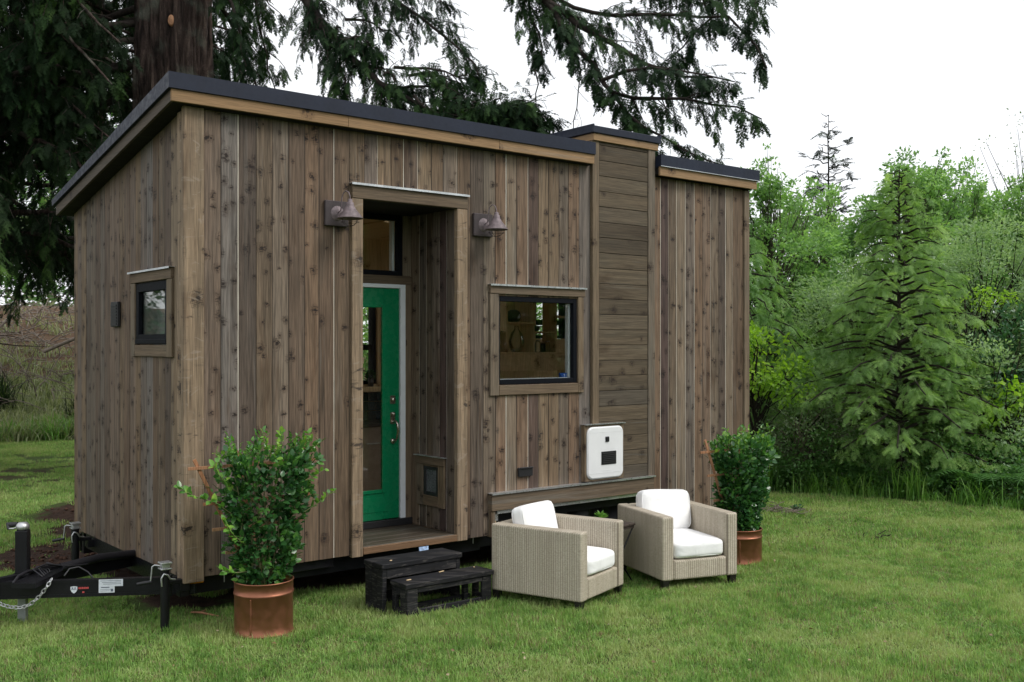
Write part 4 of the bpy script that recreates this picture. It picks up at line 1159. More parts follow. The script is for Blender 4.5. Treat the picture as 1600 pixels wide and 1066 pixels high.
mb.build('shelf', M['pine'], hu)
mb = MB(); hb_(mb,(3.60,1.485,1.635),(5.072,1.505,1.8045),.7); hb_(mb,(3.70,1.52,.40),(3.76,1.58,1.80)); hb_(mb,(4.72,1.52,.40),(4.78,1.58,1.80)); mb.build('table_rail', M['pine'], hu)
def small(name, mb, mat, loc, label, cat, group=None):
    o = mb.build(name, mat); o.location = loc; return tag(o, label, cat, group)
small('glass_vase', MB().lathe([(0,0),(.05,0),(.075,.05),(.085,.12),(.06,.20),(.025,.24),(.022,.27),(.027,.275),(.019,.27),(.02,.24),(.055,.195),(.078,.12),(.068,.05),(0,.01)], (0,0,0), 28), M['glass'], (4.17,1.60,1.830), 'clear round glass bottle on the shelf behind the kitchen window', 'glass bottle')
small('round_basket', MB().lathe([(0,0),(.05,0),(.075,.03),(.08,.07),(.065,.11),(.03,.13),(0,.132)], (0,0,0), 24), M['ceramic'], (4.13,1.60,2.1435), 'dark round pot on the upper shelf, above the glass bottle', 'pot')
small('bowl', MB().lathe([(0,0),(.03,0),(.07,.06),(.066,.06),(.028,.006),(0,.006)], (0,0,0), 24), M['ceramic'], (4.42,1.60,2.0485), 'dark bowl on the right-hand shelf behind the kitchen window', 'bowl')
for i,(x_,hh) in enumerate(((4.38,.10),(4.45,.12),(4.52,.10),(4.585,.11),(3.72,.15),(3.80,.12),(3.88,.16))):
    J = empty('jar', (x_,1.585,1.830), 0, ['squat jar at the left end of the lower right shelf','taller jar second from the left on the lower right shelf','squat jar third from the left on the lower right shelf','jar at the right end of the lower right shelf','tall jar at the left end of the left shelf','short jar in the middle of the left shelf','tallest jar, next to the pine divider on the left shelf'][i], 'jar', 'jars on the pine shelf')
    MB().lathe([(0,0),(.027,0),(.029,.01),(.029,hh-.02),(.022,hh-.005),(0,hh-.005)], (0,0,0), 18).build('glass', M['glass' if i%2 else 'ceramic'], J)
    MB().lathe([(0,hh+.012),(.024,hh+.01),(.024,hh-.004)], (0,0,0), 18).build('lid', M['jarlid'], J)
mg = empty('mug', (3.475,.085,1.5705), 0, 'blue mug on the kitchen window sill', 'mug')
MB().lathe([(0,0),(.031,0),(.035,.01),(.036,.085),(.032,.085),(.030,.01),(0,.008)], (0,0,0), 24).build('cup_body', M['blue'], mg)
MB().tube([(.034,0,.07),(.055,0,.068),(.06,0,.045),(.052,0,.022),(.034,0,.018)], .005, 8).build('handle', M['blue'], mg)
kc = empty('kitchen_counter', (2.95,2.2,.40), 0, 'kitchen counter with dark tiles behind the glass of the green door', 'kitchen counter')
def kb(mb, lo, hi, r=.5): mb.box((lo[0]-2.95,lo[1]-2.2,lo[2]-.40),(hi[0]-2.95,hi[1]-2.2,hi[2]-.40), r, .003)
mb = MB(); kb(mb,(2.45,2.02,.40),(3.65,2.41,1.095)); mb.build('cabinet', plain('greige_cabinet', (.33,.27,.22), .5), kc)
mb = MB(); kb(mb,(2.43,1.99,1.096),(3.67,2.41,1.13)); mb.build('worktop', M['ceramic'], kc)
mb = MB()
for i in range(12):
    for j in range(3): kb(mb,(2.45+i*.1,2.396,1.132+j*.097),(2.545+i*.1,2.41,1.225+j*.097), (i*7+j*3)%10/10)
mb.build('tile_splashback', M['tile'], kc)
mb = MB(); kb(mb,(2.45,2.34,1.425),(3.65,2.415,1.478),.3); mb.build('sill_board', M['pine'], kc)
mb = MB(); mb.tube([(-.35,-.20,.53),(.55,-.20,.53)], .008, 8); mb.tube([(-.33,-.20,.53),(-.33,-.175,.53)], .006, 6); mb.build('rail_handle', M['galv'], kc)
pp = empty('potted_plant', (2.87,2.375,1.4785), 0, 'dark potted plant on the board under the rear window', 'potted plant')
MB().lathe([(0,0),(.028,0),(.036,.09),(.031,.09),(0,.08)], (0,0,0), 20).build('pot', M['ceramic'], pp)
vb = VB(); g = np.random.default_rng(9); n = 90; d = unit(g.normal(0,1,(n,3))+np.array([0,0,.6]))
vb.inst(LEAF_V, LEAF_F, np.tile([[0,0,.11]],(n,1))+d*.02, frames(d, g.normal(0,1,(n,3))), g.uniform(.03,.055,n), g.random(n)); vb.build('leaves', M['glossy'], pp)
# ------------------------------------------------------------------ ground
def sstep(t): t = np.clip(t,0,1); return t*t*(3-2*t)
def fbm(x, y, seed=0, sc=1.0, oct=4):
    g = np.random.default_rng(seed); v = np.zeros_like(np.asarray(x,float)); a = 1.0; tot = 0
    for o in range(oct):
        for k in range(4):
            th, ph = g.uniform(0,2*pi), g.uniform(0,2*pi); f = sc*2**o*g.uniform(.8,1.25)
            v = v + a*np.sin((x*cos(th)+y*sin(th))*f+ph)/4
        tot += a; a *= .55
    return v/tot
def dirtmask(x, y):
    n = fbm(x,y,3,3.2)
    m = np.exp(-(((x-.85)/.80)**2+((y-4.3)/1.3)**2))*1.05
    m = np.maximum(m, np.exp(-(((x+.1)/.9)**2+((y-2.9)/.9)**2))*1.25)
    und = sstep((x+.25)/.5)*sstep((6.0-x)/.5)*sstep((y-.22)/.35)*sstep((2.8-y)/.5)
    m = np.maximum(m, und*.95)
    m = np.maximum(m, np.exp(-(((x-1.2)/3.0)**2+((y-9.5)/2.5)**2))*.50)
    return np.clip(m*(1+.7*n) - .08, 0, 1)
def gz(x, y):
    x = np.asarray(x,float); y = np.asarray(y,float)
    z = .012*fbm(x,y,5,1.4)
    z = z + 3.3*sstep((y-15.0)/17.0)*sstep((22-x)/8)
    z = z + .13*np.exp(-(((x-1.1)/.75)**2+((y-5.3)/.8)**2))*(1+.5*fbm(x,y,8,6))
    z = z + .35*sstep((x-10.0)/6)*fbm(x,y,9,.6)
    return z
def axis_pts(a, b, step, far, grow=1.22):
    c = list(np.arange(a,b+1e-6,step)); s = step
    p = b
    while p < far: s *= grow; p += s; c.append(p)
    s = step; p = a
    while p > -far: s *= grow; p -= s; c.insert(0,p)
    return np.array(c)
xs = axis_pts(-4, 11, .11, 320); ys = axis_pts(-6, 17, .12, 320)
X, Y = np.meshgrid(xs, ys); Z = gz(X,Y)
V = np.stack([X,Y,Z],-1).reshape(-1,3); nx_, ny_ = len(xs), len(ys)
I = np.arange(nx_*ny_).reshape(ny_,nx_)
Q = np.stack([I[:-1,:-1],I[:-1,1:],I[1:,1:],I[1:,:-1]],-1).reshape(-1,4)
me = bpy.data.meshes.new('ground')
me.vertices.add(len(V)); me.vertices.foreach_set('co', V.astype(np.float32).ravel())
me.loops.add(Q.size); me.loops.foreach_set('vertex_index', Q.astype(np.int32).ravel())
me.polygons.add(len(Q)); me.polygons.foreach_set('loop_start', np.arange(0,Q.size,4,dtype=np.int32)); me.polygons.foreach_set('use_smooth', np.ones(len(Q),bool))
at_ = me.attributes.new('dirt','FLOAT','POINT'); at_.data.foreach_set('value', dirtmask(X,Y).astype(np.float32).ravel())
me.update(calc_edges=True)
def make_ground():
    m, nt, out = newmat('lawn_soil'); g = G(nt); p = g.pos()
    d = g.attr('dirt'); n1 = g.noise(p, 1.7, 5, .65); n2 = g.noise(p, 60, 4, .7); n3 = g.noise(p, 9, 4, .6)
    turf = g.ramp(n1, [(.3,(.060,.110,.026)),(.5,(.095,.160,.038)),(.7,(.135,.170,.055))])
    turf = g.mix(g.mr(n2, .40, .60), g.mix(1.0, turf, (.6,.55,.5), 'MULTIPLY'), turf)
    soil = g.ramp(n3, [(.3,(.035,.020,.014)),(.6,(.075,.043,.030)),(.8,(.12,.075,.05))])
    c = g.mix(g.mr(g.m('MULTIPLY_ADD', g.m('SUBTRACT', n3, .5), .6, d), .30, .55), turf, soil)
    zz = g.xyz(p)[2]
    hill = g.ramp(n1, [(.3,(.10,.055,.035)),(.55,(.17,.11,.07)),(.75,(.12,.13,.06))])
    c = g.mix(g.mr(zz, .5, 1.3), c, hill)
    g.bsdf(out, c, .95, 0, g.bump(g.m('MULTIPLY_ADD', n3, 1.0, n2), 1.0, .05), .2)
    return m
me.materials.append(make_ground())
ground = bpy.data.objects.new('ground', me); COL.objects.link(ground); tag(ground, kind='structure')

# ------------------------------------------------------------------ lawn: small turf tiles instanced over the ground
def turf_tile(seed, size, n, hmin, hmax, w):
    g = np.random.default_rng(seed)
    p = np.zeros((n,3)); p[:,0] = g.uniform(-size/2,size/2,n)*1.12; p[:,1] = g.uniform(-size/2,size/2,n)*1.12
    # gather blades into tufts
    k = max(4,int(n/16)); cen = g.uniform(-size/2,size/2,(k,2)); idx = g.integers(0,k,n); pull = g.uniform(0,.6,n)[:,None]
    p[:,:2] = p[:,:2]*(1-pull)+cen[idx]*pull + g.normal(0,.004,(n,2))
    h = g.uniform(hmin,hmax,n)*np.where(g.random(n)<.08,1.5,1.0); az = g.uniform(0,2*pi,n); lean = np.abs(g.normal(.45,.35,n))
    dx, dy = np.cos(az), np.sin(az); wd = w*g.uniform(.7,1.3,n); sx, sy = -dy, dx
    def lvl(t, ww):
        off = lean*h*t*t; zz = h*(t-.25*lean*t*t); zz = np.maximum(zz, .002)
        c = np.stack([p[:,0]+dx*off, p[:,1]+dy*off, zz-.004], 1); s = np.stack([sx,sy,np.zeros(n)],1)*(ww*wd)[:,None]
        return c-s, c+s
    a0,a1 = lvl(0.,.5); b0,b1 = lvl(.55,.42); c0,_ = lvl(1.,0)
    Vv = np.stack([a0,a1,b1,b0,c0],1)
    Ff = np.array([(0,1,2),(0,2,3),(3,2,4)])[None] + (np.arange(n)*5)[:,None,None]
    rr = np.repeat(g.random(n)[:,None],3,1)
    vb = VB(); vb.add(Vv, Ff, rr); return vb
def make_blade():
    m, nt, out = newmat('grass_blades'); g = G(nt); r = g.attr(); p = g.pos()
    n1 = g.noise(p, 1.1, 4, .6); n2 = g.noise(p, 6, 3, .6)
    n3 = g.noise(p, 17, 3, .6)
    f = g.m('ADD', g.m('MULTIPLY', r, .34), g.m('ADD', g.m('MULTIPLY', g.mr(n1, .32, .68), .22), g.m('ADD', g.m('MULTIPLY', g.mr(n2, .32, .68), .24), g.m('MULTIPLY', g.mr(n3, .3, .7), .20))))
    c = g.ramp(f, [(.10,(.065,.145,.034)),(.36,(.155,.290,.066)),(.58,(.275,.440,.118)),(.80,(.42,.58,.21)),(1,(.56,.67,.33))])
    thatch = g.m('MULTIPLY', g.m('LESS_THAN', g.m('FRACT', g.m('MULTIPLY', r, 7.31)), g.mr(n2, .42, .72, .08, .50)), 1.0)
    c = g.mix(thatch, c, g.ramp(g.m('FRACT', g.m('MULTIPLY', r, 31.7)), [(0,(.17,.15,.07)),(1,(.36,.32,.18))]))
    c = g.mix(g.mr(n1, .48, .66, 0, .60), c, (.36,.41,.17))
    b = g.bsdf(None, c, .5, 0, None, .25)
    t = g.n('ShaderNodeBsdfTranslucent'); g.put(t.inputs[0], g.mix(1.0, c, (1.4,1.45,.8), 'MULTIPLY'))
    mx = g.n('ShaderNodeMixShader'); mx.inputs[0].default_value = .35
    nt.links.new(b.outputs[0], mx.inputs[1]); nt.links.new(t.outputs[0], mx.inputs[2]); nt.links.new(mx.outputs[0], out.inputs[0])
    return m
M['blade'] = make_blade()
CAM = np.array([-2.660, -6.840]); FW2 = np.array([.6256,.7801]); RT2 = np.array([.7801,-.6256])

def scatter(name, kinds, pts, rot, scl, label):
    """one object whose geometry nodes put a turf tile on each point"""
    coll = bpy.data.collections.new(name+'_tiles')
    for o in kinds:
        COL.objects.unlink(o); coll.objects.link(o)
    me = bpy.data.meshes.new(name); me.vertices.add(len(pts)); me.vertices.foreach_set('co', pts.astype(np.float32).ravel())
    a = me.attributes.new('rot','FLOAT_VECTOR','POINT'); a.data.foreach_set('vector', rot.astype(np.float32).ravel())
    a = me.attributes.new('scl','FLOAT_VECTOR','POINT'); a.data.foreach_set('vector', scl.astype(np.float32).ravel())
    me.update()
    o = bpy.data.objects.new(name, me); COL.objects.link(o)
    ng = bpy.data.node_groups.new(name, 'GeometryNodeTree')
    ng.interface.new_socket('Geometry', in_out='INPUT', socket_type='NodeSocketGeometry')
    ng.interface.new_socket('Geometry', in_out='OUTPUT', socket_type='NodeSocketGeometry')
    N = ng.nodes.new; Lk = ng.links.new
    gi, go = N('NodeGroupInput'), N('NodeGroupOutput')
    ci = N('GeometryNodeCollectionInfo'); ci.inputs['Collection'].default_value = coll
    ci.inputs['Separate Children'].default_value = True; ci.inputs['Reset Children'].default_value = True
    ip = N('GeometryNodeInstanceOnPoints'); ip.inputs['Pick Instance'].default_value = True
    ra = N('GeometryNodeInputNamedAttribute'); ra.data_type = 'FLOAT_VECTOR'; ra.inputs['Name'].default_value = 'rot'
    sa_ = N('GeometryNodeInputNamedAttribute'); sa_.data_type = 'FLOAT_VECTOR'; sa_.inputs['Name'].default_value = 'scl'
    er = N('FunctionNodeEulerToRotation'); rv = N('FunctionNodeRandomValue'); rv.data_type = 'INT'
    rv.inputs[4].default_value = 0; rv.inputs[5].default_value = len(kinds)-1
    Lk(gi.outputs[0], ip.inputs['Points']); Lk(ci.outputs[0], ip.inputs['Instance']); Lk(rv.outputs[2], ip.inputs['Instance Index'])
    Lk(ra.outputs[0], er.inputs[0]); Lk(er.outputs[0], ip.inputs['Rotation']); Lk(sa_.outputs[0], ip.inputs['Scale']); Lk(ip.outputs[0], go.inputs[0])
    md = o.modifiers.new('scatter', 'NODES'); md.node_group = ng
    tag(o, label, 'grass', kind='stuff')
    return o

def lawn_points(size, d0, d1, seed, keep=1.0):
    g = np.random.default_rng(seed)
    xs = np.arange(-8, 12.5, size); ys = np.arange(-7, 21, size); Xg, Yg = np.meshgrid(xs, ys)
    Xg = Xg.ravel()+g.uniform(-.2,.2,Xg.size)*size; Yg = Yg.ravel()+g.uniform(-.2,.2,Yg.size)*size
    P = np.stack([Xg,Yg],1); D = (P-CAM)@FW2; L = (P-CAM)@RT2
    ok = (D > d0)&(D <= d1)&(np.abs(L) < D*.52+1.2)
    # stop at the lawn's far edge
    edge = np.interp(Yg, [-5,-3,-1.26,.19,1.53,4.5,9,14], [9.9,9.5,9.35,9.12,8.32,7.3,7.0,8.5])
    ok &= (Xg < edge-.05+.12*fbm(Xg,Yg,4,3)) & (Yg < 15.1+.3*fbm(Xg,Yg,6,1))
    ok &= ~((Xg>.25)&(Yg>.35)&(Yg<2.5)&(Xg<6)&(g.random(Xg.size)<.8))
    ok &= g.random(Xg.size) > dirtmask(Xg,Yg)*1.25
    ok &= g.random(Xg.size) > 1.5*np.clip(fbm(Xg,Yg,21,2.3)*fbm(Xg,Yg,22,5.5)-.17,0,1)*3
    ok &= g.random(Xg.size) < keep
    P = np.stack([Xg,Yg,gz(Xg,Yg)],1)[ok]; n = len(P)
    rot = np.zeros((n,3)); rot[:,2] = g.uniform(0,2*pi,n)
    hs = np.clip(1+.55*fbm(P[:,0],P[:,1],12,3.4)+.3*fbm(P[:,0],P[:,1],13,9)+g.normal(0,.16,n), .45, 2.0)
    scl = np.stack([np.ones(n),np.ones(n),hs],1)
    return P, rot, scl
near = [turf_tile(100+i,.25,680,.016,.046,.0040).build('turf', M['blade']) for i in range(6)]
P, r_, s_ = lawn_points(.185, 4.2, 9.6, 1); scatter('grass', near, P, r_, s_, 'short green lawn grass in front of the house')
far = [turf_tile(200+i,.42,620,.022,.052,.0058).build('turf', M['blade']) for i in range(5)]
P, r_, s_ = lawn_points(.30, 9.6, 24, 2); scatter('grass', far, P, r_, s_, 'lawn grass further off, up to the edge of the trees')

# ------------------------------------------------------------------ trees
SPR_FIR = [fir_spray(i, 9, 4, 44, .34, .15, .052, .10) for i in range(3)]
SPR_HEM = [fir_spray(20+i, 12, 4, 55, .44, .12, .034, .22) for i in range(3)]

def polyline(pts, n):
    P = np.array(pts, float); seg = np.linalg.norm(np.diff(P,axis=0),axis=1); s = np.concatenate([[0],np.cumsum(seg)])
    t = np.linspace(0, s[-1], n); return np.stack([np.interp(t,s,P[:,k]) for k in range(3)],1), s[-1]

def fir_branch(wood_mb, acc, pts, r0, side, g, step=.13, tstart=.08, sp=(.16,.34), hang=.8, dens=1.0):
    """one main bough with side boughs and hanging sprays; acc collects (pos, dir, normal, size, rnd)"""
    P, L = polyline(pts, max(6,int(np.linalg.norm(np.diff(np.array(pts),axis=0),axis=1).sum()/.25)))
    wob = g.normal(0,.02,P.shape); wob[0] = 0; P = P+wob
    n = len(P); wood_mb.tube([tuple(p) for p in P], [r0*(1-.85*i/(n-1))+.004 for i in range(n)], 6)
    m = int(L/step*dens); clump = g.random()
    for i in range(m):
        t = tstart+(1-tstart)*(i+g.random())/m; k = min(n-2, int(t*(n-1))); base = P[k]+(P[k+1]-P[k])*(t*(n-1)-k)
        tan = unit(P[k+1]-P[k]); sd = g.normal(0,1,3); sd[2] *= .4; sd = unit(sd-tan*np.dot(sd,tan))
        prof = min(1, 1.6*(1-t)+.25)
        Ls = side*prof*g.uniform(.35,1.0)
        d = unit(tan*.7+sd*.85+np.array([0,0,-.12])); q = base.copy(); pts2 = [q.copy()]
        ns = max(3,int(Ls/.09)); cl = g.random()
        for j in range(ns):
            d = unit(d+np.array([0,0,-.10*hang])+g.normal(0,.08,3)); q = q+d*(Ls/ns); pts2.append(q.copy())
            for s_ in (-1,1):
                if g.random() < .22: continue
                lat = unit(np.cross(d,[0,0,1.]))*s_
                dd = unit(d*.65+lat*.55+np.array([0,0,-hang*g.uniform(.35,1.25)])+g.normal(0,.12,3))
                acc.append((q+g.normal(0,.015,3), dd, unit(np.array([0,0,1.])+g.normal(0,.35,3)), g.uniform(*sp)*(1-.25*j/ns), min(1,max(0,.5*cl+.25*clump+.35*g.random()-.08))))
        acc.append((q, d, np.array([0,0,1.]), sp[1]*.8, min(1,.45+.4*cl)))
        if Ls > .35 and len(pts2) > 2: wood_mb.tube([tuple(p) for p in pts2[::2]], [.009*(1-.7*a/max(1,len(pts2[::2])-1)) for a in range(len(pts2[::2]))], 4, caps=False)

def flush(acc, tmpl, g, scz=1.0):
    vb = VB(); A_ = [np.array([a[i] for a in acc]) for i in range(5)]
    which = g.integers(0,len(tmpl),len(acc))
    for w in range(len(tmpl)):
        s_ = which == w
        tv, tf = tmpl[w]
        vb.inst(tv, tf, A_[0][s_], frames(A_[1][s_], A_[2][s_]), A_[3][s_], A_[4][s_], tr=np.linspace(-.3,.3,len(tf)))
    return vb

# the great fir standing behind the house
g = np.random.default_rng(77)
TX, TY = 3.04, 8.45
root = empty('fir_tree', (TX,TY,0), 0, 'huge old fir tree with furrowed trunk rising behind the house, boughs hanging over its roof', 'tree')
nseg, nh = 150, 90
V=[]; F=[]
for i in range(nh+1):
    z = -.2+13.2*i/nh; rr_ = .60-.012*z+.22*math.exp(-max(0,z)*1.1)
    for k in range(nseg):
        a = 2*pi*k/nseg
        fu = .030*sin(a*17+1.2*sin(z*.9+a*2))+.022*sin(a*29+2.1*sin(z*1.3+a))+.014*sin(a*47+3*sin(z*2.1))+.02*sin(a*5+z*.7)
        fu += .010*sin(z*19+6*sin(a*7))
        V.append((rr_*cos(a)*(1)+fu*cos(a)+.0075*z, rr_*sin(a)+fu*sin(a)-.006*z, z))
for i in range(nh):
    for k in range(nseg): F.append((i*nseg+k, i*nseg+(k+1)%nseg, (i+1)*nseg+(k+1)%nseg, (i+1)*nseg+k))
mb = MB(); mb.add(V,F,.5,True); mb.build('trunk', M['bark'], root)
# sawn-off branch stub on the side facing the house
mb = MB(); mb.lathe([(0,-.13),(.055,-.13),(.068,-.11),(.075,0),(.10,.08)], (0,0,0), 20, .5, 'Y')
o = mb.build('branch_scar', M['scar'], root); o.location = (-.135,-.475,6.60); o.rotation_euler = (0,0,radians(-36)); o.scale = (.70,.6,1.15)
wmb = MB(); acc = []
paths = {
'B1':([(3.23,8.05,8.51),(3.66,6.81,7.58),(3.87,5.87,6.65),(4.03,5.1,5.82),(4.21,4.44,5.22),(4.49,3.84,4.81),(4.8,3.2,4.62),(5.21,2.49,4.5)],.085,.85),
'B1b':([(3.87,5.87,6.65),(3.88,5.35,5.93),(3.93,4.92,5.43),(3.93,4.67,5.05)],.03,.6),
'B1c':([(4.08,5.7,7.09),(4.49,4.73,6.48),(4.72,3.9,5.91),(4.92,3.36,5.35),(4.92,3.23,5.11)],.03,.55),
'B1d':([(4.3,4.2,5.1),(4.5,3.7,4.75),(4.9,3.1,4.62),(5.2,2.6,4.60)],.03,.75),
'B1e':([(4.6,3.6,4.72),(4.9,3.3,4.75),(5.15,2.9,4.78),(5.35,2.5,4.62)],.02,.7),'B1f':([(4.2,4.44,5.22),(4.5,4.1,4.75),(4.8,3.7,4.5)],.02,.7),'B1g':([(4.6,3.5,4.75),(4.9,2.9,4.45),(5.2,2.45,4.2)],.02,.6),
'B2':([(3.23,8.05,9.46),(4.58,5.55,8.65),(5.34,3.66,7.28),(5.53,2.75,6.1),(5.6,2.3,5.54),(5.66,1.87,4.97),(5.7,1.45,4.46),(5.71,1.19,4.14),(5.8,0.82,3.77)],.085,.42),
'B2a':([(5.74,1.8,4.83),(5.97,1.36,4.74),(6.2,.8,4.6),(6.37,.4,4.45),(6.45,.22,4.32)],.022,.55),
'B2b':([(5.7,1.45,4.46),(5.86,1.07,4.21),(6.05,.71,3.98),(6.2,.47,3.84)],.015,.35),
'B2c':([(5.66,1.87,4.97),(5.9,1.3,5.05),(6.15,.9,4.95),(6.4,.55,4.8)],.02,.5),
'B3':([(5.53,2.75,6.1),(5.81,2.26,5.69),(6.06,1.81,5.29),(6.29,1.36,5.05),(6.50,.95,4.93)],.045,.6),
'B4':([(5.34,3.66,7.28),(5.84,2.75,6.13),(6.19,2.21,5.91),(6.58,1.52,5.83),(6.81,.95,5.68),(6.88,.63,5.32),(6.89,.50,5.05)],.035,.6),
'B5':([(5.34,3.66,7.28),(5.6,3.2,6.39),(5.63,3.05,5.96),(5.62,2.89,5.65),(5.55,2.82,5.25)],.025,.5),
'B6':([(5.34,3.66,7.28),(6.58,2.16,6.64),(6.89,1.4,6.11),(6.86,1.29,5.77),(6.59,1.38,5.48),(6.31,1.48,5.19)],.03,.6),
'B7':([(3.23,8.05,7.94),(3.4,7.53,7.27),(3.5,7.19,6.65),(3.52,6.92,6.14),(3.50,6.78,5.8)],.04,.45),
'B8':([(6.5,2.0,6.6),(6.9,1.4,6.26),(6.99,.81,5.97),(6.9,.6,5.65)],.02,.5),
'B9':([(3.94,5.81,6.91),(4.28,5.03,6.69),(4.76,4.39,6.53),(4.96,3.97,6.22)],.03,.6),
'B10':([(3.3,7.6,8.9),(3.9,6.3,8.2),(4.7,5.0,7.6),(5.3,4.0,7.1)],.05,.8),
}
for i in range(16):       # dense growth over the middle of the roof
    q = np.array([(4.03,5.1,5.82),(4.21,4.44,5.22),(4.49,3.84,4.81),(4.8,3.2,4.62)][i%4])+g.normal(0,.12,3); e = q+np.array([.55,-.95,-.30])*g.uniform(.35,.75)+g.normal(0,.22,3)
    paths['M%d'%i] = ([tuple(q), tuple((q+e)/2+[0,0,.08]), tuple(e)], .018, .6)
for i in range(20):
    q = np.array([5.0,2.95,4.58])+g.normal(0,.14,3)*[1,1,.6]; a = g.uniform(0,2*pi); e = q+np.array([.45*cos(a),.55*sin(a),g.uniform(-.25,.22)])*g.uniform(.6,1.2)
    paths['N%d'%i] = ([tuple(q), tuple((q+e)/2+[0,0,.06]), tuple(e)], .014, .45)
for k,(pts,r0,sd) in paths.items(): fir_branch(wmb, acc, pts, r0, sd, g, .058, .06 if k not in ('B2','B1') else .38, (.12,.23), 1.3)
# boughs on the left and rear of the trunk, and the ones that shade the house
for i in range(40):
    z0 = g.uniform(5.4,11.5); az = g.uniform(95,188) if i < 34 else g.uniform(40,90); a = radians(az); L = g.uniform(3.0,5.2)
    d = np.array([cos(a),sin(a),0.])
    p0 = np.array([TX,TY,z0])+d*.5
    pts = [p0, p0+d*L*.3+[0,0,-.25], p0+d*L*.65+[0,0,-.95], p0+d*L+[0,0,-1.9-.25*(z0-6)]]
    fir_branch(wmb, acc, [tuple(p) for p in pts], .05, .95, g, .16, .10, (.16,.32), 1.3)
wmb.build('boughs', M['oldwood'], root, origin=None).location = (-TX,-TY,0)
flush(acc, SPR_FIR, g).build('foliage', M['fir'], root, origin=(TX,TY,0))
# thin dead twigs hanging near the roof
mb = MB()
for (a_,b_) in (((5.64,2.3,5.54),(5.62,2.28,3.95)),((5.3,2.6,5.2),(5.25,2.62,4.3)),((5.7,1.45,4.46),(5.45,1.7,4.0))):
    pts = [tuple(np.array(a_)+(np.array(b_)-np.array(a_))*t+g.normal(0,.025,3)) for t in np.linspace(0,1,9)]
    mb.tube(pts, [.010-.0008*i for i in range(9)], 5)
    for k in range(2,9):
        for _ in range(2):
            q = np.array(pts[k]); e = q+g.normal(0,.12,3)+[0,0,-.1]; mb.tube([tuple(q),tuple((q+e)/2+g.normal(0,.02,3)),tuple(e)], .0028, 4, caps=False)
mb.build('dead_twigs', M['oldwood'], root).location = (-TX,-TY,0)

def conifer(name, label, x, y, H, r0, prof, zlo, nb, tmpl, mat, seed, side, sp, hang, bark='oldwood', drop=.25, up=.0, step=.13, dens=1.0, group=None, dead=0, azr=None, ts=.12):
    g = np.random.default_rng(seed); b0 = float(gz(x,y))
    root = empty(name, (x,y,b0), 0, label, 'tree', group)
    mb = MB(); pts = [(g.normal(0,.012)*(i>0)*r0*8, g.normal(0,.012)*(i>0)*r0*8, -.1+(H+.1)*i/12) for i in range(13)]
    mb.tube(pts, [r0*(1-i/12.5)+.004 for i in range(13)], 14); mb.build('trunk', M[bark], root)
    w = MB(); acc = []
    for i in range(nb):
        f = (i+g.random()*.8)/nb; z = zlo+(H-zlo)*f**1.0; az = i*2.399+g.normal(0,.3)
        if azr: az = radians(g.uniform(*azr))
        L = prof(f)*g.uniform(.72,1.12)
        d = np.array([cos(az),sin(az),0.]); p0 = np.array([0,0,z])
        pts = [p0, p0+d*L*.35+[0,0,up*L-.02], p0+d*L*.7+[0,0,up*L*1.3-drop*L*.35], p0+d*L+[0,0,up*L*1.4-drop*L]]
        fir_branch(w, acc, [tuple(p) for p in pts], .006+.011*L, min(side,L*.45), g, step, ts, sp, hang, dens)
    w.build('boughs', M[bark], root)
    if dead:
        mb = MB()
        for i in range(dead):
            az = g.uniform(0,2*pi); z = g.uniform(.2*zlo,zlo); L = g.uniform(.4,1.6); d = np.array([cos(az),sin(az),-.1]); p0 = np.array([0,0,z])
            mb.tube([tuple(p0+d*L*t+g.normal(0,.02,3)) for t in (0,.3,.6,1)], [.014,.011,.008,.003], 5, caps=False)
        mb.build('dead_twigs', M[bark], root)
    vb = flush(acc, tmpl, g); vb.build('foliage', M[mat], root)
    return root
conifer('fir_tree', 'dark drooping fir at the left edge of the picture, its trunk out of view', .73, 10.95, 14, .34, lambda f: 4.7*(1-.45*f), 3.3, 100, SPR_FIR, 'fir_dark', 5, .95, (.16,.33), 1.4, 'bark', .36, .02, .155, 1.0, dead=14)
conifer('fir_tree', 'dark fir directly behind the end wall of the house', 3.9, 14.8, 15, .3, lambda f: 4.2*(1-.5*f), 3.6, 70, SPR_FIR, 'fir_dark', 55, .95, (.18,.36), 1.3, 'bark', .36, .0, .19)
conifer('fir_tree', 'second dark fir further back at the left, seen between the boughs', 7.0, 18.5, 17, .3, lambda f: 4.4*(1-.5*f), 3.6, 60, SPR_FIR, 'fir_dark', 6, .9, (.30,.5), 1.0, 'bark', .4, .0, .27)
conifer('hemlock_tree', 'feathery light green young conifer with a thin dark trunk at the lawn edge', 9.81, .59, 4.22, .045, lambda f: 1.50*(1-f)**.85*(.75+.25*min(1,f*6))+.10, .35, 135, SPR_HEM, 'hemlock', 8, .36, (.10,.18), .45, 'oldwood', .20, .14, .085, 1.0, ts=.22)
conifer('spruce_tree', 'slim pointed conifer whose sparse tip stands above the other trees', 16.35, 6.12, 6.75, .06, lambda f: 1.25*(1-f)**.8+.12, 1.5, 70, SPR_FIR, 'fir', 9, .35, (.16,.28), .1, 'oldwood', -.10, .10, .20)
conifer('cedar_tree', 'drooping light green cedar close behind the far end of the house', 9.35, 2.75, 3.6, .06, lambda f: 1.1*(1-f)**.6+.15, .9, 60, SPR_HEM, 'cedar', 10, .45, (.12,.22), .9, 'oldwood', .50, .08, .10)

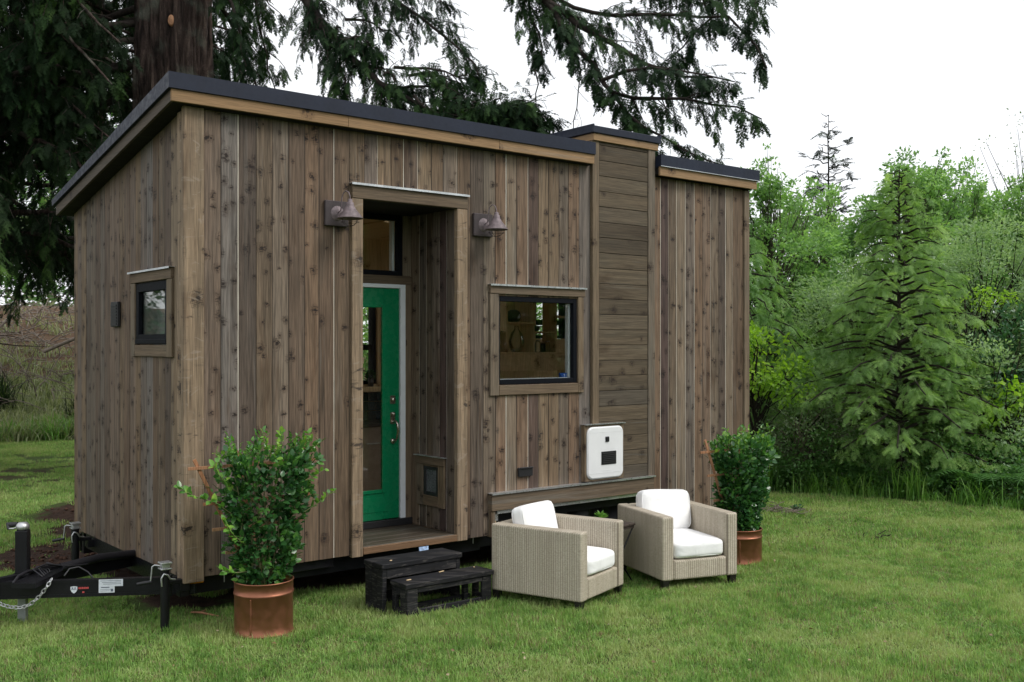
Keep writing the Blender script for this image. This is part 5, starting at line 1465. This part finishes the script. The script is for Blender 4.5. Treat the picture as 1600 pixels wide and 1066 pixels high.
# broad-leaved trees and shrubs
def broadleaf(name, label, x, y, crowns, leaf, lsize, mat, seed, trunk=.05, bark='greenbark', cat='tree', per=150, clump=.30, group=None, limbs=1.0, lf=(LEAF2_V,LEAF2_F), up=.35, wscale=1.0, kd=1.0, cm=1.0, leaders=0):
    """crowns = [(cx,cy,cz,rx,ry,rz,n clumps)] relative to the tree's base"""
    g = np.random.default_rng(seed); b0 = float(gz(x,y)); root = empty(name, (x,y,b0), 0, label, cat, group)
    w = MB(); top = max(c[2] for c in crowns); vb = VB()
    tp = [(g.normal(0,.03)*i/6, g.normal(0,.03)*i/6, -.1+(top+.1)*i/6) for i in range(7)]
    if trunk > 0: w.tube(tp, [trunk*(1-.75*i/6)+.004 for i in range(7)], 10)
    crowns = [(*c, 1.0) for c in crowns]
    for i in range(leaders):
        c0 = crowns[0]; a = g.uniform(0,2*pi); q = g.uniform(.1,.85); zt = c0[2]+c0[5]*sqrt(1-q*q)
        crowns.append((c0[0]+c0[3]*q*cos(a), c0[1]+c0[4]*q*sin(a), zt+g.uniform(.12,.38), .10, .10, g.uniform(.28,.50), 7, .46))
    for (cx,cy,cz,rx,ry,rz,nc,cs) in crowns:
        nc = int(nc*(cm if cs == 1.0 else 1))
        d = unit(g.normal(0,1,(nc,3))); rad = g.uniform(.30,1,nc)**.5; rad *= 1+.20*np.sin(d[:,0]*5+seed)*np.cos(d[:,2]*4+seed)
        C = np.array([cx,cy,cz])+d*rad[:,None]*np.array([rx,ry,rz]); C = C[C[:,2]>.06]
        C = C[np.argsort(-C[:,2])]; nc = len(C); cr = g.uniform(.55,1.25,nc)*clump*cs
        for k in range(nc):
            if g.random() < limbs:
                zb = max(.08, min(C[k,2]-.25*np.hypot(C[k,0],C[k,1])-.3, top*.9)); s0 = np.array([0,0,zb*g.uniform(.5,1)])
                mid = (s0+C[k])/2+g.normal(0,.06,3)+[0,0,.05]
                w.tube([tuple(s0),tuple(mid),tuple(C[k])], [.014*wscale,.009*wscale,.004*wscale], 4, caps=False)
        m = np.maximum(10,(per*kd*(cr/clump)**2).astype(int)); idx = np.repeat(np.arange(nc), m); n = len(idx)
        off = np.clip(g.normal(0,1,(n,3)),-1.5,1.5)*np.array([.50,.50,.38])*cr[idx][:,None]
        pos = C[idx]+off
        outw = unit(off+ (C[idx]-np.array([cx,cy,cz]))*.3+g.normal(0,.25,(n,3))*clump)
        dd = unit(outw+g.normal(0,.45,(n,3))+np.array([0,0,-.25])); nn = unit(np.array([0,0,1.])*up+outw*.5+g.normal(0,.5,(n,3)))
        tone = g.random(nc)[idx]*.5+g.random(n)*.5
        vb.inst(lf[0], lf[1], pos, frames(dd,nn), g.uniform(.7,1.25,n)*lsize, tone)
    w.build('trunk', M[bark], root)
    vb.build('crown', M[mat], root)
    return root
NARROW = (LEAF2_V*np.array([.55,1,1]), LEAF2_F)
al = 'alder'
broadleaf('alder_tree', 'leafy green tree rising just past the far corner of the house roof', 11.7, 4.1, [(0,0,3.0,1.15,1.15,1.5,60),(-.2,.2,4.1,.45,.45,.6,12),(.5,-.2,2.2,1.1,1.0,1.2,36)], 0, .078, al, 31, .07, per=120, clump=.24, cm=1.9, leaders=9)
broadleaf('alder_tree', 'leafy tree left of the slim pointed conifer, with raised leading shoots', 13.9, 4.6, [(0,0,3.0,1.0,1.0,1.2,44),(-.45,.4,3.9,.25,.25,.4,6),(0,0,1.6,1.1,1.1,1.0,26)], 0, .078, al, 32, .07, per=120, clump=.24, cm=1.9, leaders=9)
broadleaf('alder_tree', 'round-topped tree directly behind the feathery young conifer', 14.26, 3.0, [(0,0,3.4,1.1,1.1,1.3,50),(-.1,.1,4.75,.22,.22,.42,8),(.3,-.3,4.6,.18,.18,.4,6),(-.6,.5,4.1,.3,.3,.4,8)], 0, .078, al, 33, .06, per=120, clump=.24, cm=1.9, leaders=9)
broadleaf('alder_tree', 'tree with the tallest leafy shoot, right of the feathery young conifer', 15.6, 2.9, [(0,0,3.5,1.1,1.1,1.2,50),(.5,-.5,4.0,.6,.6,.6,12),(-.5,.5,3.9,.6,.6,.6,12)], 0, .078, al, 34, .06, per=120, clump=.24, cm=1.9, leaders=9)
broadleaf('alder_tree', 'leafy tree with two blunt shoots at the upper right of the tree line', 16.6, 1.9, [(0,0,3.7,1.2,1.2,1.15,50),(-.6,.6,4.2,.7,.7,.6,14),(.6,-.8,4.0,.7,.7,.7,14)], 0, .078, al, 35, .06, per=120, clump=.24, cm=1.9, leaders=9)
broadleaf('bare_tree', 'thin nearly bare tree with tiny leaves at the right edge of the photo', 17.0, 2.1, [(0,0,4.6,1.4,1.4,1.6,90)], 0, .05, 'dusty', 36, .07, 'oldwood', per=7, clump=.3, limbs=1.0)
broadleaf('willow_tree', 'soft grey-green willow filling the right side of the tree line', 12.9, .95, [(0,0,2.7,1.25,1.25,1.3,75),(.5,-.9,2.3,1.0,1.0,1.2,50),(-.7,.9,2.3,.8,.8,.9,36)], 0, .075, 'willow', 37, .07, 'oldwood', per=190, clump=.34, lf=NARROW)
broadleaf('willow_tree', 'lower grey-green willow at the far right edge', 12.4, -.9, [(0,0,2.1,1.1,1.1,1.3,60)], 0, .075, 'willow', 38, .06, 'oldwood', per=170, clump=.34, lf=NARROW)
broadleaf('willow_tree', 'pale green willow left of the feathery young conifer', 11.3, 2.15, [(0,0,2.0,.95,.95,1.05,56),(-.2,.3,1.2,.9,.9,.7,26)], 0, .070, 'willow', 39, .06, 'oldwood', per=180, clump=.30, lf=NARROW)
broadleaf('holly_bush', 'dark glossy-leaved bush at the right, below the willow', 11.55, .0, [(0,0,1.35,.85,.85,.85,50),(0,0,.6,.9,.9,.5,24)], 0, .075, 'glossy', 40, .04, cat='bush', per=150, clump=.28)
broadleaf('hazel_shrub', 'lime green young shrub beside the far corner of the house', 8.55, 1.95, [(0,0,1.6,.42,.42,.5,16),(.25,-.3,1.45,.4,.4,.25,10),(-.1,.2,1.9,.3,.3,.3,8)], 0, .075, 'lime', 41, .02, 'oldwood', 'bush', 60, .20)
broadleaf('hazel_shrub', 'small bright lime branch hanging in front of the grey-green willow', 11.3, .45, [(0,0,2.55,.55,.55,.12,10)], 0, .06, 'lime', 42, .02, 'oldwood', 'bush', 50, .16)
broadleaf('dusty_shrub', 'dusty twiggy shrub between the house and the young conifer', 8.95, 1.55, [(0,0,.85,.6,.6,.55,40),(.4,-.4,.8,.5,.5,.5,24)], 0, .045, 'dusty', 43, .02, 'deadwood', 'bush', 60, .22)
broadleaf('maple_sapling', 'yellow-green maple sapling above the ferns at the right', 10.6, -.45, [(0,0,1.15,.3,.3,.3,14)], 0, .095, 'lime', 44, .015, 'oldwood', 'bush', 26, .18)
broadleaf('holly_bush', 'low dark bush under the left side of the young conifer', 9.35, 1.35, [(0,0,.45,.7,.6,.42,36)], 0, .06, 'under', 45, .02, cat='bush', per=120, clump=.22)
broadleaf('holly_bush', 'low dark bush under the right side of the young conifer', 10.5, .05, [(0,0,.5,.7,.6,.45,36)], 0, .06, 'under', 46, .02, cat='bush', per=120, clump=.22)
broadleaf('alder_tree', 'distant pale tree on the rise behind the left firs', 12.0, 34.0, [(0,0,4.0,3.2,3.2,2.4,40)], 0, .22, 'willow', 47, .15, per=60, clump=.8)
broadleaf('alder_tree', 'distant pale green tree on the rise at the far left', 5.0, 36.0, [(0,0,3.4,3.6,3.6,2.2,44)], 0, .22, 'dusty', 48, .15, per=60, clump=.8)

broadleaf('alder_tree', 'green tree close behind the house, glimpsed through its windows', 6.9, 6.6, [(0,0,2.2,1.6,1.5,1.2,60),(-1.8,.6,2.0,1.2,1.2,1.0,36),(2.0,-.2,1.9,1.2,1.2,1.0,36)], 0, .085, al, 49, .07, per=90, clump=.36)
g = np.random.default_rng(92); vb = VB(); n = 420      # trees along the top of the rise, read as one mass between the firs
C = np.stack([g.uniform(-8,26,n), g.uniform(40,46,n), 3+g.uniform(0,1,n)*9],1); idx = np.repeat(np.arange(n),50); k = len(idx); off = np.clip(g.normal(0,.9,(k,3)),-1.6,1.6)
vb.inst(LEAF2_V, LEAF2_F, C[idx]+off, frames(unit(off), unit(g.normal(0,.6,(k,3))+[0,0,.6])), g.uniform(.25,.5,k), g.random(n)[idx]*.6+g.random(k)*.3)
tag(vb.build('rise_wood', M['under']), 'green wood along the top of the rise behind the firs', 'wood', kind='stuff')
broadleaf('holly_bush', 'unseen tall bush left of the house, added to darken the end window reflection', -4.0, 9.0, [(0,0,2.0,2.6,2.6,2.0,90),(2.0,3.0,2.0,2.4,2.4,2.0,70)], 0, .11, 'glossy', 50, .06, cat='bush', per=60, clump=.55)  # out of view; added so the end pane reflects leaves instead of sky
broadleaf('willow_tree', 'pale green shrub at the left foot of the young conifer', 9.25, 1.55, [(0,0,.75,.55,.55,.6,36)], 0, .05, 'willow', 51, .02, 'oldwood', 'bush', 110, .20)
broadleaf('willow_tree', 'pale green shrub at the right foot of the young conifer', 10.55, -.15, [(0,0,1.05,.6,.6,.75,40)], 0, .055, 'willow', 52, .02, 'oldwood', 'bush', 110, .22)
# dark thicket behind: far-off growth that reads as one mass
g = np.random.default_rng(90); vb = VB(); w = MB()
n = 420
px_ = g.uniform(0,1,n); cx_ = 12.4+px_*4.5+g.normal(0,.6,n); cy_ = 6.8-px_*8.8+g.normal(0,.7,n)
cx_ = np.where(g.random(n)<.5, cx_-1.2, cx_); cz_ = g.uniform(.1,2.9,n)
C = np.stack([cx_,cy_,cz_],1); idx = np.repeat(np.arange(n),150); k = len(idx)
off = g.normal(0,.34,(k,3))*[1,1,.75]; dd = unit(off+g.normal(0,.25,(k,3)))
vb.inst(LEAF2_V, LEAF2_F, C[idx]+off, frames(dd, unit(g.normal(0,.5,(k,3))+[0,0,.7])), g.uniform(.07,.12,k), g.random(n)[idx]*.5+g.random(k)*.4)
tag(vb.build('thicket', M['under']), 'dark leafy thicket massed behind the trees on the right', 'thicket', kind='stuff')

# unseen wood behind the camera, added to shade the front and darken pane reflections
g = np.random.default_rng(91); vb = VB(); n = 900
a_ = np.radians(g.uniform(-120,8,n)); r2 = g.uniform(24,32,n); C = np.stack([2+r2*np.cos(a_), -2+r2*np.sin(a_), g.uniform(.1,1,n)*(5.5+1.5*np.sin(a_*9)+1*np.sin(a_*23))],1)
idx = np.repeat(np.arange(n),36); k = len(idx); off = g.normal(0,.9,(k,3)); p_ = C[idx]+off; p_[:,2] = np.abs(p_[:,2])
vb.inst(LEAF2_V, LEAF2_F, p_, frames(unit(off), unit(g.normal(0,.6,(k,3))+[0,0,.6])), g.uniform(.5,1.0,k), g.random(n)[idx]*.6+g.random(k)*.3)
tag(vb.build('added_wood', M['under']), 'unseen wood behind the camera, added to darken the window reflections', 'wood', kind='stuff')

# undergrowth along the lawn's far edge
EX = [ -5,-3,-1.26,.19,1.53,4.5]; EV = [9.9,9.5,9.35,9.12,8.32,7.3]
n = 170; cy_ = g.uniform(-4.2,4.2,n); cx_ = np.interp(cy_,EX,EV)+.25+np.abs(g.normal(0,.55,n)); cz_ = g.uniform(.03,.5,n)
C = np.stack([cx_,cy_,cz_],1); idx = np.repeat(np.arange(n),110); k = len(idx); off = g.normal(0,.17,(k,3))*[1,1,.8]; p_ = C[idx]+off; p_[:,2] = np.abs(p_[:,2])
vb = VB(); vb.inst(LEAF2_V, LEAF2_F, p_, frames(unit(off+g.normal(0,.12,(k,3))), unit(g.normal(0,.5,(k,3))+[0,0,.8])), g.uniform(.035,.065,k), g.random(n)[idx]*.5+g.random(k)*.5)
tag(vb.build('undergrowth', M['under']), 'low leafy undergrowth along the far edge of the lawn', 'undergrowth', kind='stuff')

def blade_tuft(n, H, spread, w, seed, arch=.55):
    g = np.random.default_rng(seed); az = g.uniform(0,2*pi,n); h = H*g.uniform(.5,1.1,n); ln = np.abs(g.normal(arch,.25,n)); b = g.normal(0,spread,(n,2))
    dx, dy = np.cos(az), np.sin(az); L = []
    for t, ww in ((0,.8),(.3,1),(.6,.8),(.85,.5),(1,0)):
        off = ln*h*t**1.8; zz = h*(t-.42*ln*t**3)
        c = np.stack([b[:,0]+dx*off,b[:,1]+dy*off,zz],1); s_ = np.stack([-dy,dx,np.zeros(n)],1)*w*ww*.5; L += [c-s_,c+s_]
    Vv = np.stack(L,1); F0 = []
    for i in range(4): a = i*2; F0 += [(a,a+1,a+3),(a,a+3,a+2)]
    return Vv, np.array(F0)[None]+(np.arange(n)*10)[:,None,None], np.repeat(g.random(n)[:,None],8,1)
def tufts(name, label, cat, spots, mat, group=None):
    for i,(x,y,n,H,sp_,w_,sd) in enumerate(spots):
        Vv,Ff,Rr = blade_tuft(n,H,sp_,w_,sd); vb = VB(); vb.add(Vv,Ff,Rr); o = vb.build(name, M[mat]); o.location = (x,y,float(gz(x,y)))
        tag(o, label[i] if isinstance(label,list) else label, cat, group)
tufts('grass_tuft', ['tall grass tuft right beside the far copper planter, at the lawn edge','tall bright grass tuft under the middle of the young conifer','long grass tuft to the left of the young conifer trunk','long grass tuft at the lawn edge below the ferns','small grass tuft between the dusty shrub and the conifer'], 'grass tuft',
      [(8.35,1.75,110,.62,.12,.016,1),(9.35,.15,120,.52,.14,.014,2),(9.05,.75,90,.42,.15,.013,3),(9.45,-.7,80,.40,.16,.012,4),(8.75,1.15,80,.40,.14,.012,5)], 'reed', 'tall grass tufts along the lawn edge')
tufts('rush_clump', ['round dark clump of rushes by the left wall of the house, beyond the lawn','pale clump of rushes at the left edge beyond the lawn'], 'rushes', [(4.35,17.0,260,.85,.16,.014,11),(2.9,18.6,240,1.15,.2,.016,12)], 'fir_dark', 'rush clumps beyond the lawn')

# long grass and weeds as ground cover under the trees and on the bank
def cover(name, label, n, fx, H, w, sp_, mat, seed, nb=16):
    g = np.random.default_rng(seed); vb = VB()
    for i in range(n):
        x, y = fx(g); Vv,Ff,Rr = blade_tuft(nb, H*g.uniform(.6,1.3), sp_, w, seed*1000+i); Vv = Vv+np.array([x,y,float(gz(x,y))]); vb.add(Vv,Ff,Rr)
    return tag(vb.build(name, M[mat]), label, 'ground cover', kind='stuff')
def edge_spot(g):
    y = g.uniform(-4.5,4.3); return np.interp(y,EX,EV)+g.uniform(.0,.45), y
cover('long_grass', 'long grass fringe where the lawn meets the trees', 240, edge_spot, .15, .010, .08, 'reed', 14)
cover('weeds', 'pale green weeds and long grass on the bank at the left', 2000, lambda g: (g.uniform(-1,11), 15.0+g.exponential(3.2)), .36, .022, .16, 'weed', 15, 22)
cover('weeds', 'fresh green long grass strip at the foot of the bank', 360, lambda g: (g.uniform(-1,9), 15.0+abs(g.normal(0,.8))), .42, .018, .14, 'reed', 16, 20)
# tangle of bare twigs on the bank
g = np.random.default_rng(17); mb = MB()
for i in range(900):
    x, y = g.uniform(0,12), g.uniform(17.6,29); z = float(gz(x,y)); az = g.uniform(0,2*pi); L = g.uniform(.8,2.4); d = np.array([cos(az),sin(az),g.uniform(.1,1.2)]); d = unit(d)
    p = np.array([x,y,z]); pts = [tuple(p)]
    for k in range(4): d = unit(d+g.normal(0,.22,3)+[0,0,-.18]); p = p+d*L/4; pts.append(tuple(p))
    mb.tube(pts, [.018,.015,.011,.008,.004], 4, g.random(), False)
tag(mb.build('brushwood', M['deadwood']), 'tangle of bare grey-brown twigs covering the bank at the left', 'brushwood', kind='stuff')
for i,(pts,r_) in enumerate((([(4.4,20.6,1.75),(5.2,20.2,2.15),(6.1,20.0,2.18),(7.0,19.8,2.02),(7.9,19.7,1.9)],.05),([(2.6,20.4,1.2),(3.0,20.8,1.9),(3.6,20.9,2.5),(4.1,21.2,3.0)],.045))):
    b = pts[0]; mb = MB(); mb.tube([(p[0]-b[0],p[1]-b[1],p[2]-b[2]) for p in pts], [r_*(1-.16*k) for k in range(len(pts))], 7)
    for k in range(1,len(pts)):
        q = np.array(pts[k])-np.array(b); e = q+g.normal(0,.35,3)+[0,0,.2]; mb.tube([tuple(q),tuple((q+e)/2+g.normal(0,.05,3)),tuple(e)], [.02,.014,.006], 5, caps=False)
    o = mb.build('fallen_branch', M['deadwood']); o.location = b; tag(o, ['long pale fallen branch lying level across the bank','curved pale dead branch leaning up at the left edge of the bank'][i], 'branch')

# ferns
def fern(label, x, y, n, H, seed):
    g = np.random.default_rng(seed); vb = VB()
    for i in range(n):
        az = 2*pi*i/n+g.normal(0,.25); L = H*g.uniform(.8,1.25); d = np.array([cos(az),sin(az)]); k = 22
        t = np.linspace(0,1,k); hor = L*(.95*t**1.2); z = L*(1.05*t-.75*t**2.3)
        P_ = np.stack([d[0]*hor,d[1]*hor,z],1); T_ = unit(np.gradient(P_,axis=0)); S_ = unit(np.cross(T_,[0,0,1.]))
        for s_ in (-1,1):
            pl_ = L*.26*np.sin(np.clip(t*1.05,0,1)*pi)**.6*(1-t*.35); ok = t > .12
            dd = unit(S_*s_+T_*.35+np.array([0,0,-.15])); N_ = unit(np.cross(S_,T_))
            vb.inst(np.array([(0,0,0),(-.11,.3,0),(-.05,.75,0),(0,1,-.08),(.05,.75,0),(.11,.3,0)]), np.array([(0,5,1),(1,5,4),(1,4,2),(2,4,3)]), P_[ok], frames(dd[ok],N_[ok]), pl_[ok], np.clip(.35+.4*t[ok]+g.normal(0,.1,ok.sum()),0,1))
        w_ = .004; a = P_-S_*w_; b_ = P_+S_*w_; Vr = np.concatenate([a,b_]); Fr = np.array([(j,k+j,k+j+1) for j in range(k-1)]+[(j,k+j+1,j+1) for j in range(k-1)]); vb.add(Vr,Fr,np.full(len(Fr),.2))
    o = vb.build('fern', M['fern']); o.location = (x,y,float(gz(x,y))); tag(o, label, 'fern', 'ferns at the lawn edge')
for i,(x,y,n,H,lab) in enumerate([(9.95,-.45,13,.85,'largest fern, arching over the lawn edge at the right'),(10.15,-1.05,12,.85,'fern at the right edge of the photo'),(9.75,.05,10,.65,'fern right of the young conifer trunk'),(10.35,-.15,11,.9,'tall fern behind the largest one'),
    (9.25,.95,10,.5,'small fern under the young conifer, left of its trunk'),(9.55,.45,9,.5,'small fern in the shade in front of the young conifer trunk'),(10.0,-1.7,11,.7,'fern just outside the right edge'),(8.75,1.75,8,.45,'small fern behind the tall grass by the planter')]): fern(lab,x,y,n,H,300+i)

# crumbled earth on the dug patch behind the house
g = np.random.default_rng(61); vb = VB(); n = 2600
ico = np.array([(0,0,1),(.9,0,.3),(.28,.85,.3),(-.72,.53,.3),(-.72,-.53,.3),(.28,-.85,.3),(0,0,-.4)]); icf = np.array([(0,1,2),(0,2,3),(0,3,4),(0,4,5),(0,5,1),(6,2,1),(6,3,2),(6,4,3),(6,5,4),(6,1,5)])
x = g.uniform(-1.6,3.2,n*3); y = g.uniform(1.9,8.5,n*3); ok = g.random(n*3) < (dirtmask(x,y)-.25)*1.1; x, y = x[ok][:n], y[ok][:n]; n = len(x)
vb.inst(ico, icf, np.stack([x,y,gz(x,y)],1), frames(unit(g.normal(0,1,(n,3))*[1,1,.2]), unit(g.normal(0,.3,(n,3))+[0,0,1])), .008+.03*g.random(n)**3, g.random(n))
tag(vb.build('soil_clods', plain('crumbly_soil', (.085,.048,.034), .95, 0, .4, 30, .8, .1, bd=.01)), 'crumbs of reddish-brown earth on the dug patch at the left', 'soil', kind='stuff')
# fallen bits on the lawn
g = np.random.default_rng(44)
def heap(name, label, x, y, n, rad, hh, mat, cat, leaf=None):
    r = empty(name, (x,y,float(gz(x,y))), 0, label, cat); mb = MB()
    for i in range(n):
        a = g.uniform(0,2*pi); p = np.array([g.normal(0,rad*.5),g.normal(0,rad*.5),g.uniform(.0,hh*.5)]); L = g.uniform(.4,1)*rad; d = np.array([cos(a),sin(a),g.uniform(-.1,.5)]); e = p+d*L; e[2]=max(.01,e[2])
        mb.tube([tuple(p),tuple((p+e)/2+g.normal(0,.01,3)),tuple(e)], .004, 4, g.random(), False)
    mb.build('twigs', M[mat], r)
    if leaf:
        vb = VB(); m = 60; pos = g.normal(0,rad*.35,(m,3)); pos[:,2] = np.abs(pos[:,2])*.9+.02; vb.inst(LEAF2_V,LEAF2_F,pos,frames(unit(g.normal(0,1,(m,3))+[0,0,.5]),g.normal(0,1,(m,3))),g.uniform(.03,.06,m),g.random(m)); vb.build('leaves', M[leaf], r)
heap('twig_heap', 'small heap of brown twigs on the lawn beyond the far planter', 7.02, .43, 60, .22, .08, 'deadwood', 'twigs')
heap('seedling', 'small dark seedling on the lawn beside the twig heap', 7.25, .33, 5, .06, .1, 'oldwood', 'seedling', 'glossy')
heap('debris', 'dark scrap of bark lying on the open lawn at the right', 6.51, -1.13, 16, .12, .03, 'oldwood', 'bark scrap')
heap('debris', 'tiny dark tuft on the lawn between the planter and the bark scrap', 6.47, -.65, 8, .03, .05, 'oldwood', 'bark scrap')
mb = MB(); mb.tube([(0,0,.03),(.04,-.06,.035),(.075,-.12,.03),(.12,-.20,.025)], [.006,.009,.008,.004], 6); mb.tube([(.04,-.06,.035),(.08,-.08,.05)], .003, 4)
o = mb.build('fallen_stick', M['slat']); o.location = (.13,.24,0); tag(o, 'orange-brown stick lying in the grass between the corner jack and the planter', 'stick')
n = 3000; D_ = 5.3+8*g.random(n)**1.3; L_ = D_*g.uniform(-.55,.55,n); P = CAM+D_[:,None]*FW2+L_[:,None]*RT2; ok = (fbm(P[:,0],P[:,1],31,2.2)>-.25) & ~((P[:,0]>-.1)&(P[:,1]>-.05)&(P[:,1]<2.7)&(P[:,0]<6)) & (P[:,0]<8.9)
P = P[ok]; n = len(P); vb = VB()
for k in range(3):
    a_ = g.uniform(0,2*pi,n)+k*2.1; dd = np.stack([np.cos(a_),np.sin(a_),np.full(n,.15)],1)
    vb.inst(LEAF2_V*np.array([1.6,1,1]), LEAF2_F, np.stack([P[:,0],P[:,1],g.uniform(.02,.04,n)],1), frames(dd, np.tile([[0,0,1.]],(n,1))), g.uniform(.010,.018,n), g.random(n))
tag(vb.build('clover', M['reed']), 'clover and small weeds growing in the lawn', 'clover', kind='stuff')
# scattered fallen leaves and bits, too many and small to count
vb = VB(); n = 420; D_ = g.uniform(5.6,13,n); L_ = D_*g.uniform(-.52,.52,n); P = CAM+D_[:,None]*FW2+L_[:,None]*RT2
ok = ~((P[:,0]>-.1)&(P[:,1]>-.1)&(P[:,1]<2.7)&(P[:,0]<6)) & (P[:,0] < 9)
P = P[ok]; n = len(P); pos = np.stack([P[:,0],P[:,1],g.uniform(.02,.045,n)],1)
vb.inst(LEAF2_V*np.array([1.3,1,1]), LEAF2_F, pos, frames(unit(g.normal(0,1,(n,3))*[1,1,.25]), unit(g.normal(0,.3,(n,3))+[0,0,1])), g.uniform(.012,.035,n), g.random(n))
tag(vb.build('fallen_leaves', leafmat('fallen_leaf', [(0,(.08,.05,.025)),(.6,(.20,.14,.06)),(1,(.50,.44,.30))], .1)), 'small fallen leaves and wood chips scattered in the grass', 'fallen leaves', kind='stuff')

# ------------------------------------------------------------------ light, sky, camera
world = bpy.data.worlds.new('World'); scene.world = world; world.use_nodes = True
nt = world.node_tree; nt.nodes.clear(); g = G(nt)
out = nt.nodes.new('ShaderNodeOutputWorld'); bg = nt.nodes.new('ShaderNodeBackground')
SUN_EL, SUN_AZ = radians(48), radians(-58)      # direction towards the sun, azimuth from +X
sky = g.n('ShaderNodeTexSky', sky_type='NISHITA', sun_disc=False); sky.sun_elevation = SUN_EL; sky.sun_rotation = radians(90)-SUN_AZ
sky.air_density = 1; sky.dust_density = 3; sky.ozone_density = 1
tc = g.n('ShaderNodeTexCoord').outputs['Generated']
cl = g.noise(tc, 2.2, 5, .55, .3)
cloud = g.mix(g.mr(cl, .3, .7), (8.9,9.15,9.5), (10.2,10.3,10.5))       # an even white cloud sheet over the sky
g.put(bg.inputs[0], g.mix(.88, sky.outputs[0], cloud)); bg.inputs[1].default_value = .100
nt.links.new(bg.outputs[0], out.inputs[0])
sl = bpy.data.lights.new('sun', 'SUN'); sl.energy = 1.5; sl.angle = radians(22); sl.color = (1,.965,.91)
so = bpy.data.objects.new('sun', sl); COL.objects.link(so)
dv = Vector((cos(SUN_AZ)*cos(SUN_EL), sin(SUN_AZ)*cos(SUN_EL), sin(SUN_EL))); so.rotation_euler = dv.to_track_quat('Z','Y').to_euler(); so.location = (0,-10,12)

cam = bpy.data.cameras.new('camera'); co = bpy.data.objects.new('camera', cam); COL.objects.link(co); scene.camera = co
co.location = (-2.660,-6.840,1.9); co.rotation_euler = (radians(90),0,radians(51.271-90))
cam.sensor_width = 36; cam.lens = 36*1620/1600; cam.shift_y = 7/1600; cam.clip_start = .05; cam.clip_end = 1500
scene.view_settings.view_transform = 'Standard'; scene.view_settings.look = 'None'; scene.view_settings.exposure = .45; scene.view_settings.gamma = 1
scene.render.resolution_x = 1024; scene.render.resolution_y = 682
if scene.render.engine == 'CYCLES' or True:
    try:
        scene.cycles.transparent_max_bounces = 16; scene.cycles.max_bounces = 8; scene.cycles.diffuse_bounces = 4
    except Exception: pass
